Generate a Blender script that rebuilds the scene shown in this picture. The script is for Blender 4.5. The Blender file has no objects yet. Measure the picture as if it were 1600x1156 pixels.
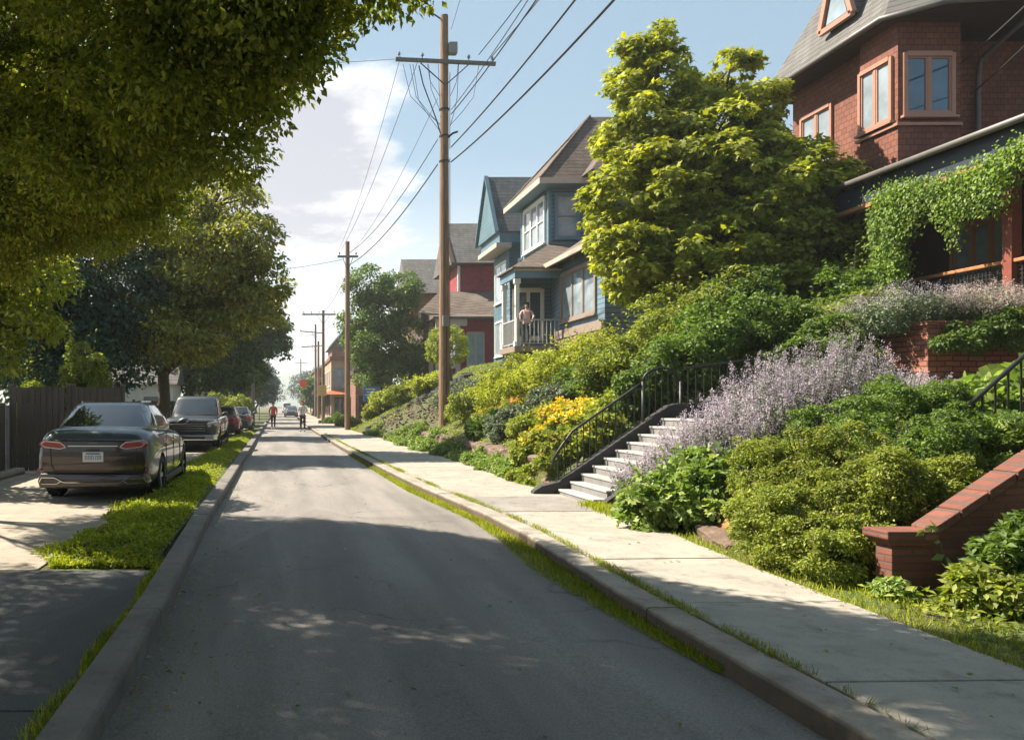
import bpy, bmesh, math, random
import numpy as np
from mathutils import Vector, Matrix, Euler
R = math.radians
S = bpy.context.scene
COL = S.collection
rng = np.random.default_rng(7)
random.seed(7)

# ------------------------------------------------------------------ helpers
F, CX, CY, EYE = 1200.0, 440.0, 632.0, 1.6
def W(px, py, Y):                       # measured spot -> street coordinates (X right, Y along street, Z up)
    return Vector(((px-CX)*Y/F, Y, EYE-(py-CY)*Y/F))

def tag(o, label=None, cat=None, group=None, kind=None):
    if label: o['label'] = label
    if cat: o['category'] = cat
    if group: o['group'] = group
    if kind: o['kind'] = kind
    return o
def empty(name, loc=(0,0,0), rz=0):
    o = bpy.data.objects.new(name, None); COL.objects.link(o)
    o.location = loc; o.rotation_euler = (0,0,rz); o.empty_display_size = .2
    return o
def link(name, me, parent=None, mats=()):
    o = bpy.data.objects.new(name, me); COL.objects.link(o)
    for m in mats: me.materials.append(m)
    if parent is not None: o.parent = parent
    return o

class MB:
    """collects shapes, builds one mesh object"""
    def __init__(s): s.v=[]; s.f=[]; s.m=[]; s.mi=0
    def add(s, vs, fs):
        b=len(s.v); s.v+= [tuple(v) for v in vs]; s.f+=[tuple(b+i for i in f) for f in fs]; s.m+=[s.mi]*len(fs); return s
    def box(s, lo, hi):
        x0,y0,z0=lo; x1,y1,z1=hi
        return s.add([(x0,y0,z0),(x1,y0,z0),(x1,y1,z0),(x0,y1,z0),(x0,y0,z1),(x1,y0,z1),(x1,y1,z1),(x0,y1,z1)],
              [(0,3,2,1),(4,5,6,7),(0,1,5,4),(1,2,6,5),(2,3,7,6),(3,0,4,7)])
    def bar(s, a, b, w, h, up=(0,0,1)):
        a=Vector(a); b=Vector(b); d=(b-a).normalized(); u=Vector(up)
        sd=d.cross(u)
        if sd.length<1e-4: sd=d.cross(Vector((1,0,0)))
        sd.normalize(); u=sd.cross(d).normalized()
        vs=[]
        for p in (a,b):
            for i,j in ((-1,-1),(1,-1),(1,1),(-1,1)): vs.append(p+sd*(i*w/2)+u*(j*h/2))
        return s.add(vs,[(0,3,2,1),(4,5,6,7),(0,1,5,4),(1,2,6,5),(2,3,7,6),(3,0,4,7)])
    def tube(s, pts, rad, n=8, caps=True):
        pts=[Vector(p) for p in pts]
        if not hasattr(rad,'__len__'): rad=[rad]*len(pts)
        vs=[]; prev=None
        for i,p in enumerate(pts):
            d=(pts[min(i+1,len(pts)-1)]-pts[max(i-1,0)]).normalized()
            if prev is None:
                ref=Vector((0,0,1)) if abs(d.z)<.9 else Vector((1,0,0))
                u=d.cross(ref).normalized()
            else:
                u=(prev-d*prev.dot(d)).normalized()
            prev=u; w=d.cross(u)
            for k in range(n):
                a=2*math.pi*k/n; vs.append(p+(u*math.cos(a)+w*math.sin(a))*rad[i])
        fs=[]
        for i in range(len(pts)-1):
            for k in range(n): fs.append((i*n+k,i*n+(k+1)%n,(i+1)*n+(k+1)%n,(i+1)*n+k))
        if caps:
            fs.append(tuple(range(n))[::-1]); fs.append(tuple((len(pts)-1)*n+k for k in range(n)))
        return s.add(vs,fs)
    def prism(s, poly, z0, z1):
        n=len(poly)
        vs=[(p[0],p[1],z0) for p in poly]+[(p[0],p[1],z1) for p in poly]
        fs=[(i,(i+1)%n,n+(i+1)%n,n+i) for i in range(n)]+[tuple(range(n))[::-1],tuple(range(n,2*n))]
        return s.add(vs,fs)
    def loft(s, rings, caps=True):
        n=len(rings[0]); vs=[p for r in rings for p in r]; fs=[]
        for i in range(len(rings)-1):
            for k in range(n): fs.append((i*n+k,i*n+(k+1)%n,(i+1)*n+(k+1)%n,(i+1)*n+k))
        if caps: fs.append(tuple(range(n))[::-1]); fs.append(tuple((len(rings)-1)*n+k for k in range(n)))
        return s.add(vs,fs)
    def disc(s, c, r, axis, n=20, th=.02, r2=None):
        c=Vector(c); a=Vector(axis).normalized()
        return s.tube([c-a*th/2,c+a*th/2],[r, r if r2 is None else r2],n)
    def build(s, name, mats, parent=None, smooth=False, bevel=0, subsurf=0):
        me=bpy.data.meshes.new(name); me.from_pydata(s.v,[],s.f)
        if not isinstance(mats,(list,tuple)): mats=[mats]
        for m in mats: me.materials.append(m)
        if len(mats)>1: me.polygons.foreach_set('material_index',s.m)
        bm=bmesh.new(); bm.from_mesh(me); bmesh.ops.recalc_face_normals(bm,faces=bm.faces); bm.to_mesh(me); bm.free()
        if smooth:
            me.polygons.foreach_set('use_smooth',[True]*len(me.polygons))
        me.update()
        o=bpy.data.objects.new(name,me); COL.objects.link(o)
        if parent is not None: o.parent=parent
        if bevel:
            b=o.modifiers.new('bevel','BEVEL'); b.width=bevel; b.segments=2; b.limit_method='ANGLE'; b.angle_limit=R(40)
        if subsurf:
            b=o.modifiers.new('sub','SUBSURF'); b.levels=subsurf; b.render_levels=subsurf
        return o

# ------------------------------------------------------------------ materials
def newmat(name):
    m=bpy.data.materials.new(name); m.use_nodes=True; nt=m.node_tree; nt.nodes.clear()
    out=nt.nodes.new('ShaderNodeOutputMaterial'); b=nt.nodes.new('ShaderNodeBsdfPrincipled')
    nt.links.new(b.outputs[0],out.inputs[0]); return m,nt,b,out
def N(nt,t,**kw):
    n=nt.nodes.new(t)
    for k,v in kw.items(): setattr(n,k,v)
    return n
def ramp(nt,fac,stops):
    r=N(nt,'ShaderNodeValToRGB'); e=r.color_ramp.elements
    while len(e)<len(stops): e.new(.5)
    for i,(p,c) in enumerate(stops):
        e[i].position=p; e[i].color=(c[0],c[1],c[2],1) if hasattr(c,'__len__') else (c,c,c,1)
    nt.links.new(fac,r.inputs[0]); return r.outputs[0]
def mixc(nt,fac,a,b,mode='MIX'):
    m=N(nt,'ShaderNodeMix',data_type='RGBA',blend_type=mode)
    for i,v in ((0,fac),(6,a),(7,b)):
        if isinstance(v,bpy.types.NodeSocket): nt.links.new(v,m.inputs[i])
        elif i==0: m.inputs[0].default_value=v
        else: m.inputs[i].default_value=(*v[:3],1)
    return m.outputs[2]
def noise(nt,vec,scale,detail=4,rough=.6):
    n=N(nt,'ShaderNodeTexNoise'); n.inputs['Scale'].default_value=scale; n.inputs['Detail'].default_value=detail
    n.inputs['Roughness'].default_value=rough
    if vec is not None: nt.links.new(vec,n.inputs['Vector'])
    return n.outputs[0]
def bump(nt,h,b,strength=.3,dist=.02):
    n=N(nt,'ShaderNodeBump'); n.inputs['Strength'].default_value=strength; n.inputs['Distance'].default_value=dist
    nt.links.new(h,n.inputs['Height']); nt.links.new(n.outputs[0],b.inputs['Normal'])
def gpos(nt): return N(nt,'ShaderNodeNewGeometry').outputs['Position']

def plain(name,c,rough=.6,metal=0,var=.25,scale=6,bs=.15,bd=.01,coat=0,c2=None):
    m,nt,b,o=newmat(name); p=gpos(nt)
    n=noise(nt,p,scale,6)
    c2=c2 or tuple(x*(1-var) for x in c); c1=tuple(min(1,x*(1+var*.4)) for x in c)
    nt.links.new(ramp(nt,n,[(.3,c2),(.7,c1)]),b.inputs['Base Color'])
    b.inputs['Roughness'].default_value=rough; b.inputs['Metallic'].default_value=metal
    b.inputs['Coat Weight'].default_value=coat; b.inputs['Coat Roughness'].default_value=.04
    if bs: bump(nt,noise(nt,p,scale*6,4),b,bs,bd)
    return m

def coursed(name,c1,c2,mortar,bw,bh,ms=.01,rough=.8,bs=.5,bd=.01,offset=.5,varc=None,zscale=1.0):
    """brick / shingle courses: rows at constant height, running along X or Y"""
    m,nt,b,o=newmat(name); p=gpos(nt)
    sp=N(nt,'ShaderNodeSeparateXYZ'); nt.links.new(p,sp.inputs[0])
    ad=N(nt,'ShaderNodeMath',operation='ADD'); nt.links.new(sp.outputs[0],ad.inputs[0]); nt.links.new(sp.outputs[1],ad.inputs[1])
    mz=N(nt,'ShaderNodeMath',operation='MULTIPLY'); nt.links.new(sp.outputs[2],mz.inputs[0]); mz.inputs[1].default_value=zscale
    cb=N(nt,'ShaderNodeCombineXYZ'); nt.links.new(ad.outputs[0],cb.inputs[0]); nt.links.new(mz.outputs[0],cb.inputs[1])
    # slight waviness so that courses are not ruler-straight
    nv=N(nt,'ShaderNodeTexNoise'); nv.inputs['Scale'].default_value=2.5; nt.links.new(p,nv.inputs[0])
    vm=N(nt,'ShaderNodeVectorMath',operation='MULTIPLY_ADD'); nt.links.new(nv.outputs[1],vm.inputs[0]); vm.inputs[1].default_value=(.03,.03,0); nt.links.new(cb.outputs[0],vm.inputs[2])
    br=N(nt,'ShaderNodeTexBrick'); nt.links.new(vm.outputs[0],br.inputs[0]); br.offset=offset
    br.inputs['Scale'].default_value=1; br.inputs['Brick Width'].default_value=bw; br.inputs['Row Height'].default_value=bh
    br.inputs['Mortar Size'].default_value=ms; br.inputs['Mortar Smooth'].default_value=.3
    br.inputs['Color1'].default_value=(*c1,1); br.inputs['Color2'].default_value=(*c2,1); br.inputs['Mortar'].default_value=(*mortar,1)
    st=ramp(nt,noise(nt,p,1.3,5),[(.3,.72),(.7,1.15)])
    col=mixc(nt,1.0,br.outputs[0],st,'MULTIPLY')
    nt.links.new(col,b.inputs['Base Color']); b.inputs['Roughness'].default_value=rough
    # height: courses overlap downwards
    fr=N(nt,'ShaderNodeMath',operation='DIVIDE'); nt.links.new(mz.outputs[0],fr.inputs[0]); fr.inputs[1].default_value=bh
    f2=N(nt,'ShaderNodeMath',operation='FRACT'); nt.links.new(fr.outputs[0],f2.inputs[0])
    iv=N(nt,'ShaderNodeMath',operation='SUBTRACT'); iv.inputs[0].default_value=1; nt.links.new(br.outputs[1],iv.inputs[1])
    md=N(nt,'ShaderNodeMath',operation='MULTIPLY_ADD'); nt.links.new(f2.outputs[0],md.inputs[0]); md.inputs[1].default_value=-.4; nt.links.new(iv.outputs[0],md.inputs[2])
    nn=noise(nt,p,40,3); m2=N(nt,'ShaderNodeMath',operation='MULTIPLY_ADD'); nt.links.new(nn,m2.inputs[0]); m2.inputs[1].default_value=.4; nt.links.new(md.outputs[0],m2.inputs[2])
    bump(nt,m2.outputs[0],b,bs,bd)
    return m

def leafmat(name,c1,c2,trans=.4,tc=None,rough=.55,c3=None,spec=.35):
    m,nt,b,o=newmat(name); g=N(nt,'ShaderNodeNewGeometry')
    r=g.outputs['Random Per Island']
    st=[(0,c1),(1,c2)] if c3 is None else [(0,c1),(.75,c2),(1,c3)]
    col=ramp(nt,r,st)
    n=ramp(nt,noise(nt,g.outputs['Position'],.9,2),[(.3,.75),(.7,1.2)])
    col=mixc(nt,1.0,col,n,'MULTIPLY')
    nt.links.new(col,b.inputs['Base Color']); b.inputs['Roughness'].default_value=rough
    b.inputs['Specular IOR Level'].default_value=spec
    t=N(nt,'ShaderNodeBsdfTranslucent')
    tcol=mixc(nt,1.0,col,tc or (1.5,1.5,.6),'MULTIPLY')
    nt.links.new(tcol,t.inputs[0])
    mx=N(nt,'ShaderNodeMixShader'); mx.inputs[0].default_value=trans
    nt.links.new(b.outputs[0],mx.inputs[1]); nt.links.new(t.outputs[0],mx.inputs[2]); nt.links.new(mx.outputs[0],o.inputs[0])
    return m

# ------------------------------------------------------------------ leaves
TPL={
 'leaf':(np.array([(0,0,0),(.28,.42,.07),(0,1,-.12),(-.28,.42,.07)]),[(0,1,2),(0,2,3)]),
 'blade':(np.array([(-.04,0,0),(.04,0,0),(.025,.6,.05),(0,1,.2),(-.025,.6,.05)]),[(0,1,2,3,4)]),
 'maple':(np.array([(0,-.05,0),(.34,.02,.03),(.26,.22,.02),(.55,.45,.0),(.24,.52,.03),(0,1,-.1),(-.24,.52,.03),(-.55,.45,0),(-.26,.22,.02),(-.34,.02,.03),(0,.35,.07)]),
          [(10,0,1),(10,1,2),(10,2,3),(10,3,4),(10,4,5),(10,5,6),(10,6,7),(10,7,8),(10,8,9),(10,9,0)]),
 'sprig':(np.array([(0,0,0),(.35,.3,.05),(.06,.45,0),(.3,.75,.05),(0,1,0),(-.3,.75,.05),(-.06,.45,0),(-.35,.3,.05)]),[(0,1,2),(2,3,4),(4,5,6),(6,7,0),(0,2,4,6)]),
}
def nrm(a): return a/np.maximum(np.linalg.norm(a,axis=1,keepdims=True),1e-6)
def leaves(name,pos,nor,size,mat,tpl='leaf',parent=None,tip=None,rg=rng):
    n=len(pos); T,faces=TPL[tpl]; k=len(T)
    nor=nrm(nor)
    if tip is None: tip=rg.normal(size=(n,3))
    v=nrm(tip-nor*np.sum(tip*nor,axis=1,keepdims=True)); u=np.cross(v,nor)
    size=np.broadcast_to(size,(n,))[:,None,None]
    vs=pos[:,None,:]+size*(T[None,:,0,None]*u[:,None,:]+T[None,:,1,None]*v[:,None,:]+T[None,:,2,None]*nor[:,None,:])
    vs=vs.reshape(-1,3)
    li=[i for f in faces for i in f]; ll=len(li)
    idx=(np.array(li)[None,:]+np.arange(n)[:,None]*k).reshape(-1)
    tot=np.tile(np.array([len(f) for f in faces]),n); st=np.concatenate([[0],np.cumsum(tot)[:-1]])
    me=bpy.data.meshes.new(name); me.vertices.add(len(vs)); me.vertices.foreach_set('co',vs.astype(np.float32).ravel())
    me.loops.add(len(idx)); me.loops.foreach_set('vertex_index',idx.astype(np.int32))
    me.polygons.add(len(tot)); me.polygons.foreach_set('loop_start',st.astype(np.int32)); me.polygons.foreach_set('loop_total',tot.astype(np.int32))
    me.update(calc_edges=True); me.validate()
    return link(name,me,parent,[mat])

def sph(n,rg=rng): return nrm(rg.normal(size=(n,3)))
def clump_cloud(lobes,nclump,cr,per,rg=rng,inner=.45,up=.5,flat=.75,jit=.6,low=-.6,clip=None):
    """lobes: (cx,cy,cz,rx,ry,rz). Leaf clumps spread through the crown, most near its skin. returns pos,nor,tip,clump centres"""
    L=np.array(lobes,float); area=(L[:,3]*L[:,4]+L[:,4]*L[:,5]+L[:,3]*L[:,5]); cnt=np.maximum(1,(nclump*area/area.sum())).astype(int)
    C=[];D=[]
    for l,c in zip(L,cnt):
        d=sph(c*2,rg); d=d[d[:,2]>low][:c]; r=inner+(1-inner)*rg.random((len(d),1))**.45
        p=l[:3]+d*r*l[3:]
        C.append(p);D.append(d)
    C=np.vstack(C);D=np.vstack(D)
    if clip is not None:
        k=clip(C); C=C[k];D=D[k]
    n=len(C); crr=cr*(.55+.9*rg.random(n))
    rep=np.maximum(4,(per*(crr/cr)**2)).astype(int)
    ci=np.repeat(np.arange(n),rep); m=len(ci)
    d=sph(m,rg); d=nrm(d+D[ci]*.5+np.array([0,0,.35])); rad=crr[ci][:,None]*(.45+.55*rg.random((m,1)))
    off=d*rad; off[:,2]*=flat
    pos=C[ci]+off
    nor=d*.55+np.array([0,0,up])+rg.normal(size=(m,3))*jit
    tip=d+np.array([0,0,-.5])+rg.normal(size=(m,3))*.5
    return pos,nor,tip,C
# ------------------------------------------------------------------ materials used in the place
def asphalt(name,c,dark,patch=.2):
    m,nt,b,o=newmat(name); p=gpos(nt)
    mp=N(nt,'ShaderNodeMapping'); mp.inputs['Scale'].default_value=(1,.28,1); nt.links.new(p,mp.inputs[0])
    a=ramp(nt,noise(nt,mp.outputs[0],1.1,5),[(.3,tuple(x*.78 for x in c)),(.7,tuple(x*1.12 for x in c))])
    g=ramp(nt,noise(nt,p,75,3,.7),[(.3,.6),(.72,1.38)])
    col=mixc(nt,1.0,a,g,'MULTIPLY')
    # hairline cracks, tar seams
    v=N(nt,'ShaderNodeTexVoronoi',feature='DISTANCE_TO_EDGE'); v.inputs['Scale'].default_value=.42
    wv=N(nt,'ShaderNodeTexNoise'); wv.inputs['Scale'].default_value=1.6; wv.inputs['Detail'].default_value=6; nt.links.new(p,wv.inputs[0])
    vm=N(nt,'ShaderNodeVectorMath',operation='MULTIPLY_ADD'); nt.links.new(wv.outputs[1],vm.inputs[0]); vm.inputs[1].default_value=(1.3,1.3,0); nt.links.new(p,vm.inputs[2]); nt.links.new(vm.outputs[0],v.inputs[0])
    cr=ramp(nt,v.outputs[0],[(0,1),(.010,0)])
    pv=N(nt,'ShaderNodeTexVoronoi'); pv.inputs['Scale'].default_value=.23; nt.links.new(mp.outputs[0],pv.inputs[0])
    col=mixc(nt,1.0,col,ramp(nt,pv.outputs[1],[(.25,.86),(.3,1),(.8,1.03),(.85,.9)]),'MULTIPLY')
    sp2=N(nt,'ShaderNodeMapping'); sp2.inputs['Scale'].default_value=(1.2,.12,1); nt.links.new(p,sp2.inputs[0])
    col=mixc(nt,1.0,col,ramp(nt,noise(nt,sp2.outputs[0],1.6,4,.5),[(.38,.80),(.6,1.06)]),'MULTIPLY')
    col=mixc(nt,1.0,col,ramp(nt,noise(nt,p,3.1,7,.8),[(.30,.62),(.42,1)]),'MULTIPLY')
    ms=ramp(nt,noise(nt,p,.5,2),[(.48,0),(.6,.8)])
    mm=N(nt,'ShaderNodeMath',operation='MULTIPLY'); nt.links.new(cr,mm.inputs[0]); nt.links.new(ms,mm.inputs[1])
    col=mixc(nt,mm.outputs[0],col,dark)
    nt.links.new(col,b.inputs['Base Color']); b.inputs['Roughness'].default_value=.82
    bump(nt,noise(nt,p,140,2),b,.35,.006)
    return m
def concrete(name,c,var=.18,speck=.12,bs=.25):
    m,nt,b,o=newmat(name); p=gpos(nt)
    a=ramp(nt,noise(nt,p,1.7,7,.65),[(.28,tuple(x*(1-var*1.4) for x in c)),(.72,tuple(x*(1+var*.5) for x in c))])
    s=ramp(nt,noise(nt,p,120,2),[(.3,1-speck),(.7,1+speck)])
    st=ramp(nt,noise(nt,p,5,8,.75),[(.36,.72),(.5,1)])
    col=mixc(nt,1.0,mixc(nt,1.0,a,s,'MULTIPLY'),st,'MULTIPLY')
    nt.links.new(col,b.inputs['Base Color']); b.inputs['Roughness'].default_value=.85
    bump(nt,noise(nt,p,70,4),b,bs,.005)
    return m
M={}
M['road']=asphalt('asphalt',(.215,.195,.18),(.04,.04,.04))
M['drive']=concrete('driveway_concrete',(.31,.265,.21))
M['apron']=asphalt('old_asphalt',(.10,.10,.10),(.03,.03,.03))
M['walk']=concrete('sidewalk_concrete',(.32,.29,.25))
M['agg']=concrete('aggregate_concrete',(.24,.22,.2),.2,.35,.6)
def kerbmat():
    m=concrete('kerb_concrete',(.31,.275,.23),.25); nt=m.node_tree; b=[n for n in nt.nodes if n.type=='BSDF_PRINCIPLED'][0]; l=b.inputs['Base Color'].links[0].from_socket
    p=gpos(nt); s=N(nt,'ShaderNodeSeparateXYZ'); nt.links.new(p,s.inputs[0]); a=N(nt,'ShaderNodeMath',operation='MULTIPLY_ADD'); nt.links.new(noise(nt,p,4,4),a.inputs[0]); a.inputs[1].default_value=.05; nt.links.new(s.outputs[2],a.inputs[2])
    nt.links.new(mixc(nt,1.0,l,ramp(nt,a.outputs[0],[(.115,(.34,.27,.22)),(.15,(1,1,1))]),'MULTIPLY'),b.inputs['Base Color']); return m  # lower kerb face darkened brown, its shade put into the colour
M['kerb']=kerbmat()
M['kerb_shaded']=concrete('shaded_kerb_concrete',(.17,.155,.14),.25)  # kerb concrete darkened to carry the shade on the left kerb
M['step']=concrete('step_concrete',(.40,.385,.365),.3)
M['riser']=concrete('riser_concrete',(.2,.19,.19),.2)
M['cheek']=concrete('dark_painted_concrete',(.035,.034,.034),.3)
def soil():
    m,nt,b,o=newmat('soil_and_turf'); p=gpos(nt)
    a=ramp(nt,noise(nt,p,1.6,6),[(.35,(.075,.055,.032)),(.5,(.07,.085,.025)),(.7,(.07,.11,.025))])
    s=ramp(nt,noise(nt,p,25,4),[(.3,.6),(.7,1.3)])
    nt.links.new(mixc(nt,1.0,a,s,'MULTIPLY'),b.inputs['Base Color']); b.inputs['Roughness'].default_value=.95
    bump(nt,noise(nt,p,18,5),b,.8,.05); return m
M['soil']=soil()
def rock():
    m,nt,b,o=newmat('brown_rock'); p=gpos(nt)
    a=ramp(nt,noise(nt,p,3.5,8,.7),[(.3,(.075,.05,.038)),(.55,(.17,.115,.085)),(.75,(.26,.19,.15))])
    nt.links.new(a,b.inputs['Base Color']); b.inputs['Roughness'].default_value=.9
    bump(nt,noise(nt,p,9,8,.7),b,.9,.05); return m
M['rock']=rock()
M['pole']=None
def polewood(name,c1,c2):
    m,nt,b,o=newmat(name); p=gpos(nt)
    mp=N(nt,'ShaderNodeMapping'); mp.inputs['Scale'].default_value=(14,14,.7); nt.links.new(p,mp.inputs[0])
    n=noise(nt,mp.outputs[0],2,6,.7)
    nt.links.new(ramp(nt,n,[(.3,c1),(.7,c2)]),b.inputs['Base Color']); b.inputs['Roughness'].default_value=.85
    bump(nt,n,b,.7,.02); return m
M['pole']=polewood('pole_timber',(.09,.05,.03),(.33,.20,.12))
M['grey_pole']=polewood('weathered_timber',(.09,.085,.08),(.2,.185,.17))
M['bark']=polewood('bark',(.035,.028,.02),(.11,.085,.06))
M['fence']=polewood('fence_timber',(.04,.033,.03),(.095,.08,.07))
M['grey_fence']=polewood('pale_fence_timber',(.16,.16,.17),(.28,.28,.29))
M['iron']=plain('black_iron',(.02,.02,.022),.45,.3,.2,10,.1)
M['wire']=plain('wire_black',(.03,.03,.035),.6,0,.1,3,0)
M['ceramic']=plain('insulator_grey',(.2,.2,.2),.3,0,.1,5,0)
M['red_shingle']=coursed('red_shingles',(.205,.072,.044),(.155,.052,.032),(.06,.025,.018),.16,.13,.006,.85,.9,.02)
M['red_brick']=coursed('red_brick',(.19,.064,.042),(.14,.045,.03),(.10,.06,.05),.19,.06,.01,.85,.7,.01)
M['brick_dark']=coursed('planter_brick',(.36,.13,.08),(.27,.09,.055),(.10,.05,.04),.25,.085,.012,.85,.8,.015)
M['red_sid']=coursed('crimson_shingles',(.33,.035,.045),(.26,.027,.035),(.07,.01,.012),.2,.16,.008,.8,.7,.02)
M['roof_grey']=coursed('grey_shingle_roof',(.13,.125,.12),(.095,.09,.088),(.03,.03,.03),.32,.15,.008,.9,.9,.02)
M['roof_brown']=coursed('brown_shingle_roof',(.145,.108,.088),(.105,.08,.066),(.04,.03,.025),.32,.17,.01,.9,.9,.02)
M['roof_slate']=coursed('dark_slate_roof',(.085,.10,.11),(.06,.07,.08),(.02,.02,.025),.35,.2,.012,.85,.9,.02)
M['blue']=coursed('blue_clapboard',(.13,.205,.27),(.115,.185,.245),(.035,.06,.085),3.1,.16,.014,.6,.5,.01)
M['blue_flat']=plain('blue_paint',(.12,.20,.27),.5,0,.12)
M['teal']=coursed('teal_clapboard',(.08,.155,.195),(.075,.145,.185),(.035,.065,.08),4,.2,.012,.6,.5,.01)
M['teal_flat']=plain('teal_paint',(.08,.155,.195),.5,0,.12)
M['navy']=plain('navy_paint',(.025,.035,.06),.5,0,.15)
M['tan']=coursed('tan_shingles',(.30,.17,.08),(.22,.12,.055),(.08,.05,.03),.3,.2,.012,.85,.8,.02)
M['trim_terra']=plain('terracotta_trim',(.36,.18,.125),.5,0,.12,8,.05)
M['trim_white']=plain('white_paint',(.68,.67,.63),.5,0,.1,8,.05)
M['trim_grey']=plain('grey_paint',(.40,.39,.38),.5,0,.12,8,.05)
M['trim_brown']=plain('taupe_paint',(.27,.21,.175),.5,0,.15,8,.05)
M['trim_beige']=plain('beige_paint',(.42,.35,.29),.5,0,.12,8,.05)
M['gutter']=plain('gutter_metal',(.13,.12,.115),.5,.1,.2,5,.05)
M['orange_wood']=plain('cedar_trim',(.38,.17,.07),.55,0,.25,9,.1)
M['porch_red']=plain('porch_red_paint',(.22,.06,.04),.5,0,.2,9,.1)
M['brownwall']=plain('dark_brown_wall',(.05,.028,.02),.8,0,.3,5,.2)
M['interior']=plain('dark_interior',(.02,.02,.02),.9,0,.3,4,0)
M['stucco']=plain('tan_stucco',(.36,.25,.17),.8,0,.2,3,.2)
M['brickfar']=coursed('brown_brick',(.26,.12,.08),(.2,.09,.06),(.1,.06,.05),.4,.14,.015,.9,.5,.01)
M['lattice']=None
def glass(name,c,rough=.05,spec=.9):
    m,nt,b,o=newmat(name); p=gpos(nt)
    nt.links.new(ramp(nt,noise(nt,p,1.3,3),[(.35,tuple(x*.6 for x in c)),(.65,c)]),b.inputs['Base Color'])
    b.inputs['Roughness'].default_value=rough; b.inputs['Specular IOR Level'].default_value=spec; b.inputs['Coat Weight'].default_value=.6; b.inputs['Coat Roughness'].default_value=.02
    bump(nt,noise(nt,p,.9,2),b,.06,.05); return m
M['glass']=glass('window_glass',(.06,.10,.13))
M['glass_blue']=glass('blue_window_glass',(.03,.10,.17))
M['glass_pale']=glass('curtained_window_glass',(.28,.34,.39),.12)
M['lace']=None
def paint(name,c,rough=.35,metal=.6,coat=1.0):
    m,nt,b,o=newmat(name); p=gpos(nt)
    n=ramp(nt,noise(nt,p,6,5),[(.35,tuple(x*.85 for x in c)),(.7,c)])
    nt.links.new(n,b.inputs['Base Color'])
    r=ramp(nt,noise(nt,p,14,6),[(.4,rough),(.75,rough+.18)]); nt.links.new(r,b.inputs['Roughness'])
    b.inputs['Metallic'].default_value=metal; b.inputs['Coat Weight'].default_value=coat; b.inputs['Coat Roughness'].default_value=.06
    return m
M['car_dark_reflection']=paint('dark_reflection_paint',(.022,.010,.012),.4,.3)  # sedan is one dark paint; its dark rear reflection is coloured in here
M['car_silver']=paint('grey_blue_paint',(.10,.12,.14),.3,.5)  # on the sedan, sky reflection is put into this paler tone
M['car_truck']=paint('slate_paint',(.02,.023,.028),.4,.15)
M['car_red']=paint('red_paint',(.20,.02,.03),.35,.4)
M['car_black']=paint('black_paint',(.03,.035,.04),.35,.3)
M['carglass']=glass('car_glass',(.02,.025,.028),.04)
M['rubber']=plain('tyre_rubber',(.018,.018,.018),.85,0,.2,10,.1)
M['rim']=plain('alloy',(.35,.35,.36),.3,.9,.1,8,0)
M['chrome']=plain('chrome',(.6,.6,.6),.18,1,.05,3,0)
M['blackplastic']=plain('black_plastic',(.015,.015,.016),.5,0,.2,8,.05)
M['tail']=paint('red_lens',(.30,.015,.015),.15,0)
M['lens']=paint('clear_lens',(.5,.5,.5),.12,.2)
M['plate']=plain('plate_white',(.55,.56,.58),.5,0,.08,3,0)
M['plateink']=plain('plate_blue',(.05,.08,.2),.5,0,.05,3,0)
M['signblue']=plain('sign_blue',(.06,.17,.42),.5,0,.1,3,0)
M['signred']=plain('sign_red',(.6,.06,.03),.5,0,.1,3,0)
M['signyellow']=plain('sign_yellow',(.6,.45,.2),.5,0,.1,3,0)
# foliage
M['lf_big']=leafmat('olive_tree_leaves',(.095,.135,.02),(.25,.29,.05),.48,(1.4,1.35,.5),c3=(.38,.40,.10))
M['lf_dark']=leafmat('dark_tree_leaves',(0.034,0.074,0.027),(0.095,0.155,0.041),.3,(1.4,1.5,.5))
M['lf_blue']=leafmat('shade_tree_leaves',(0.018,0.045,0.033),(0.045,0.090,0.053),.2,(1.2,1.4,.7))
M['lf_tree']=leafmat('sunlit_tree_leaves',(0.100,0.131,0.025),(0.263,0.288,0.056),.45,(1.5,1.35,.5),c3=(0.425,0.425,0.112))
M['lf_mid']=leafmat('mid_green_leaves',(0.057,0.115,0.025),(0.149,0.218,0.046),.35,(1.4,1.4,.5))
M['lf_maple']=leafmat('maple_leaves',(0.143,0.187,0.028),(0.330,0.358,0.055),.48,(1.35,1.3,.4),c3=(0.495,0.495,0.099))
M['lf_lime']=leafmat('lime_leaves',(.20,.24,.03),(.38,.41,.05),.42,(1.25,1.28,.35),c3=(.52,.52,.11))
M['lf_shrub']=leafmat('shrub_leaves',(.125,.17,.025),(.27,.315,.055),.42,(1.3,1.3,.45),c3=(.41,.43,.11))
M['lf_fresh']=leafmat('fresh_green_leaves',(.12,.20,.04),(.24,.32,.08),.35,(1.2,1.3,.5),c3=(.40,.44,.18))
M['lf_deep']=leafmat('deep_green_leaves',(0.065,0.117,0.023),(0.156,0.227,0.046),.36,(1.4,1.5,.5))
M['lf_grey']=leafmat('sage_leaves',(.11,.15,.09),(.20,.24,.15),.25,(1.2,1.2,.8))
M['lf_ivy']=leafmat('ivy_leaves',(.08,.15,.02),(.20,.30,.04),.4,(1.3,1.35,.4),c3=(.34,.42,.08))
M['fl_lav']=leafmat('lavender_petals',(.37,.32,.385),(.53,.47,.525),.35,(1.1,1.0,1.1),c3=(.68,.62,.65))
M['fl_pinkish']=leafmat('pale_pink_petals',(.42,.34,.33),(.62,.52,.50),.35,(1.1,1.0,1.0))
M['fl_yellow']=leafmat('yellow_petals',(.75,.50,.02),(.88,.68,.04),.3,(1.1,1.0,.4))
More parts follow.
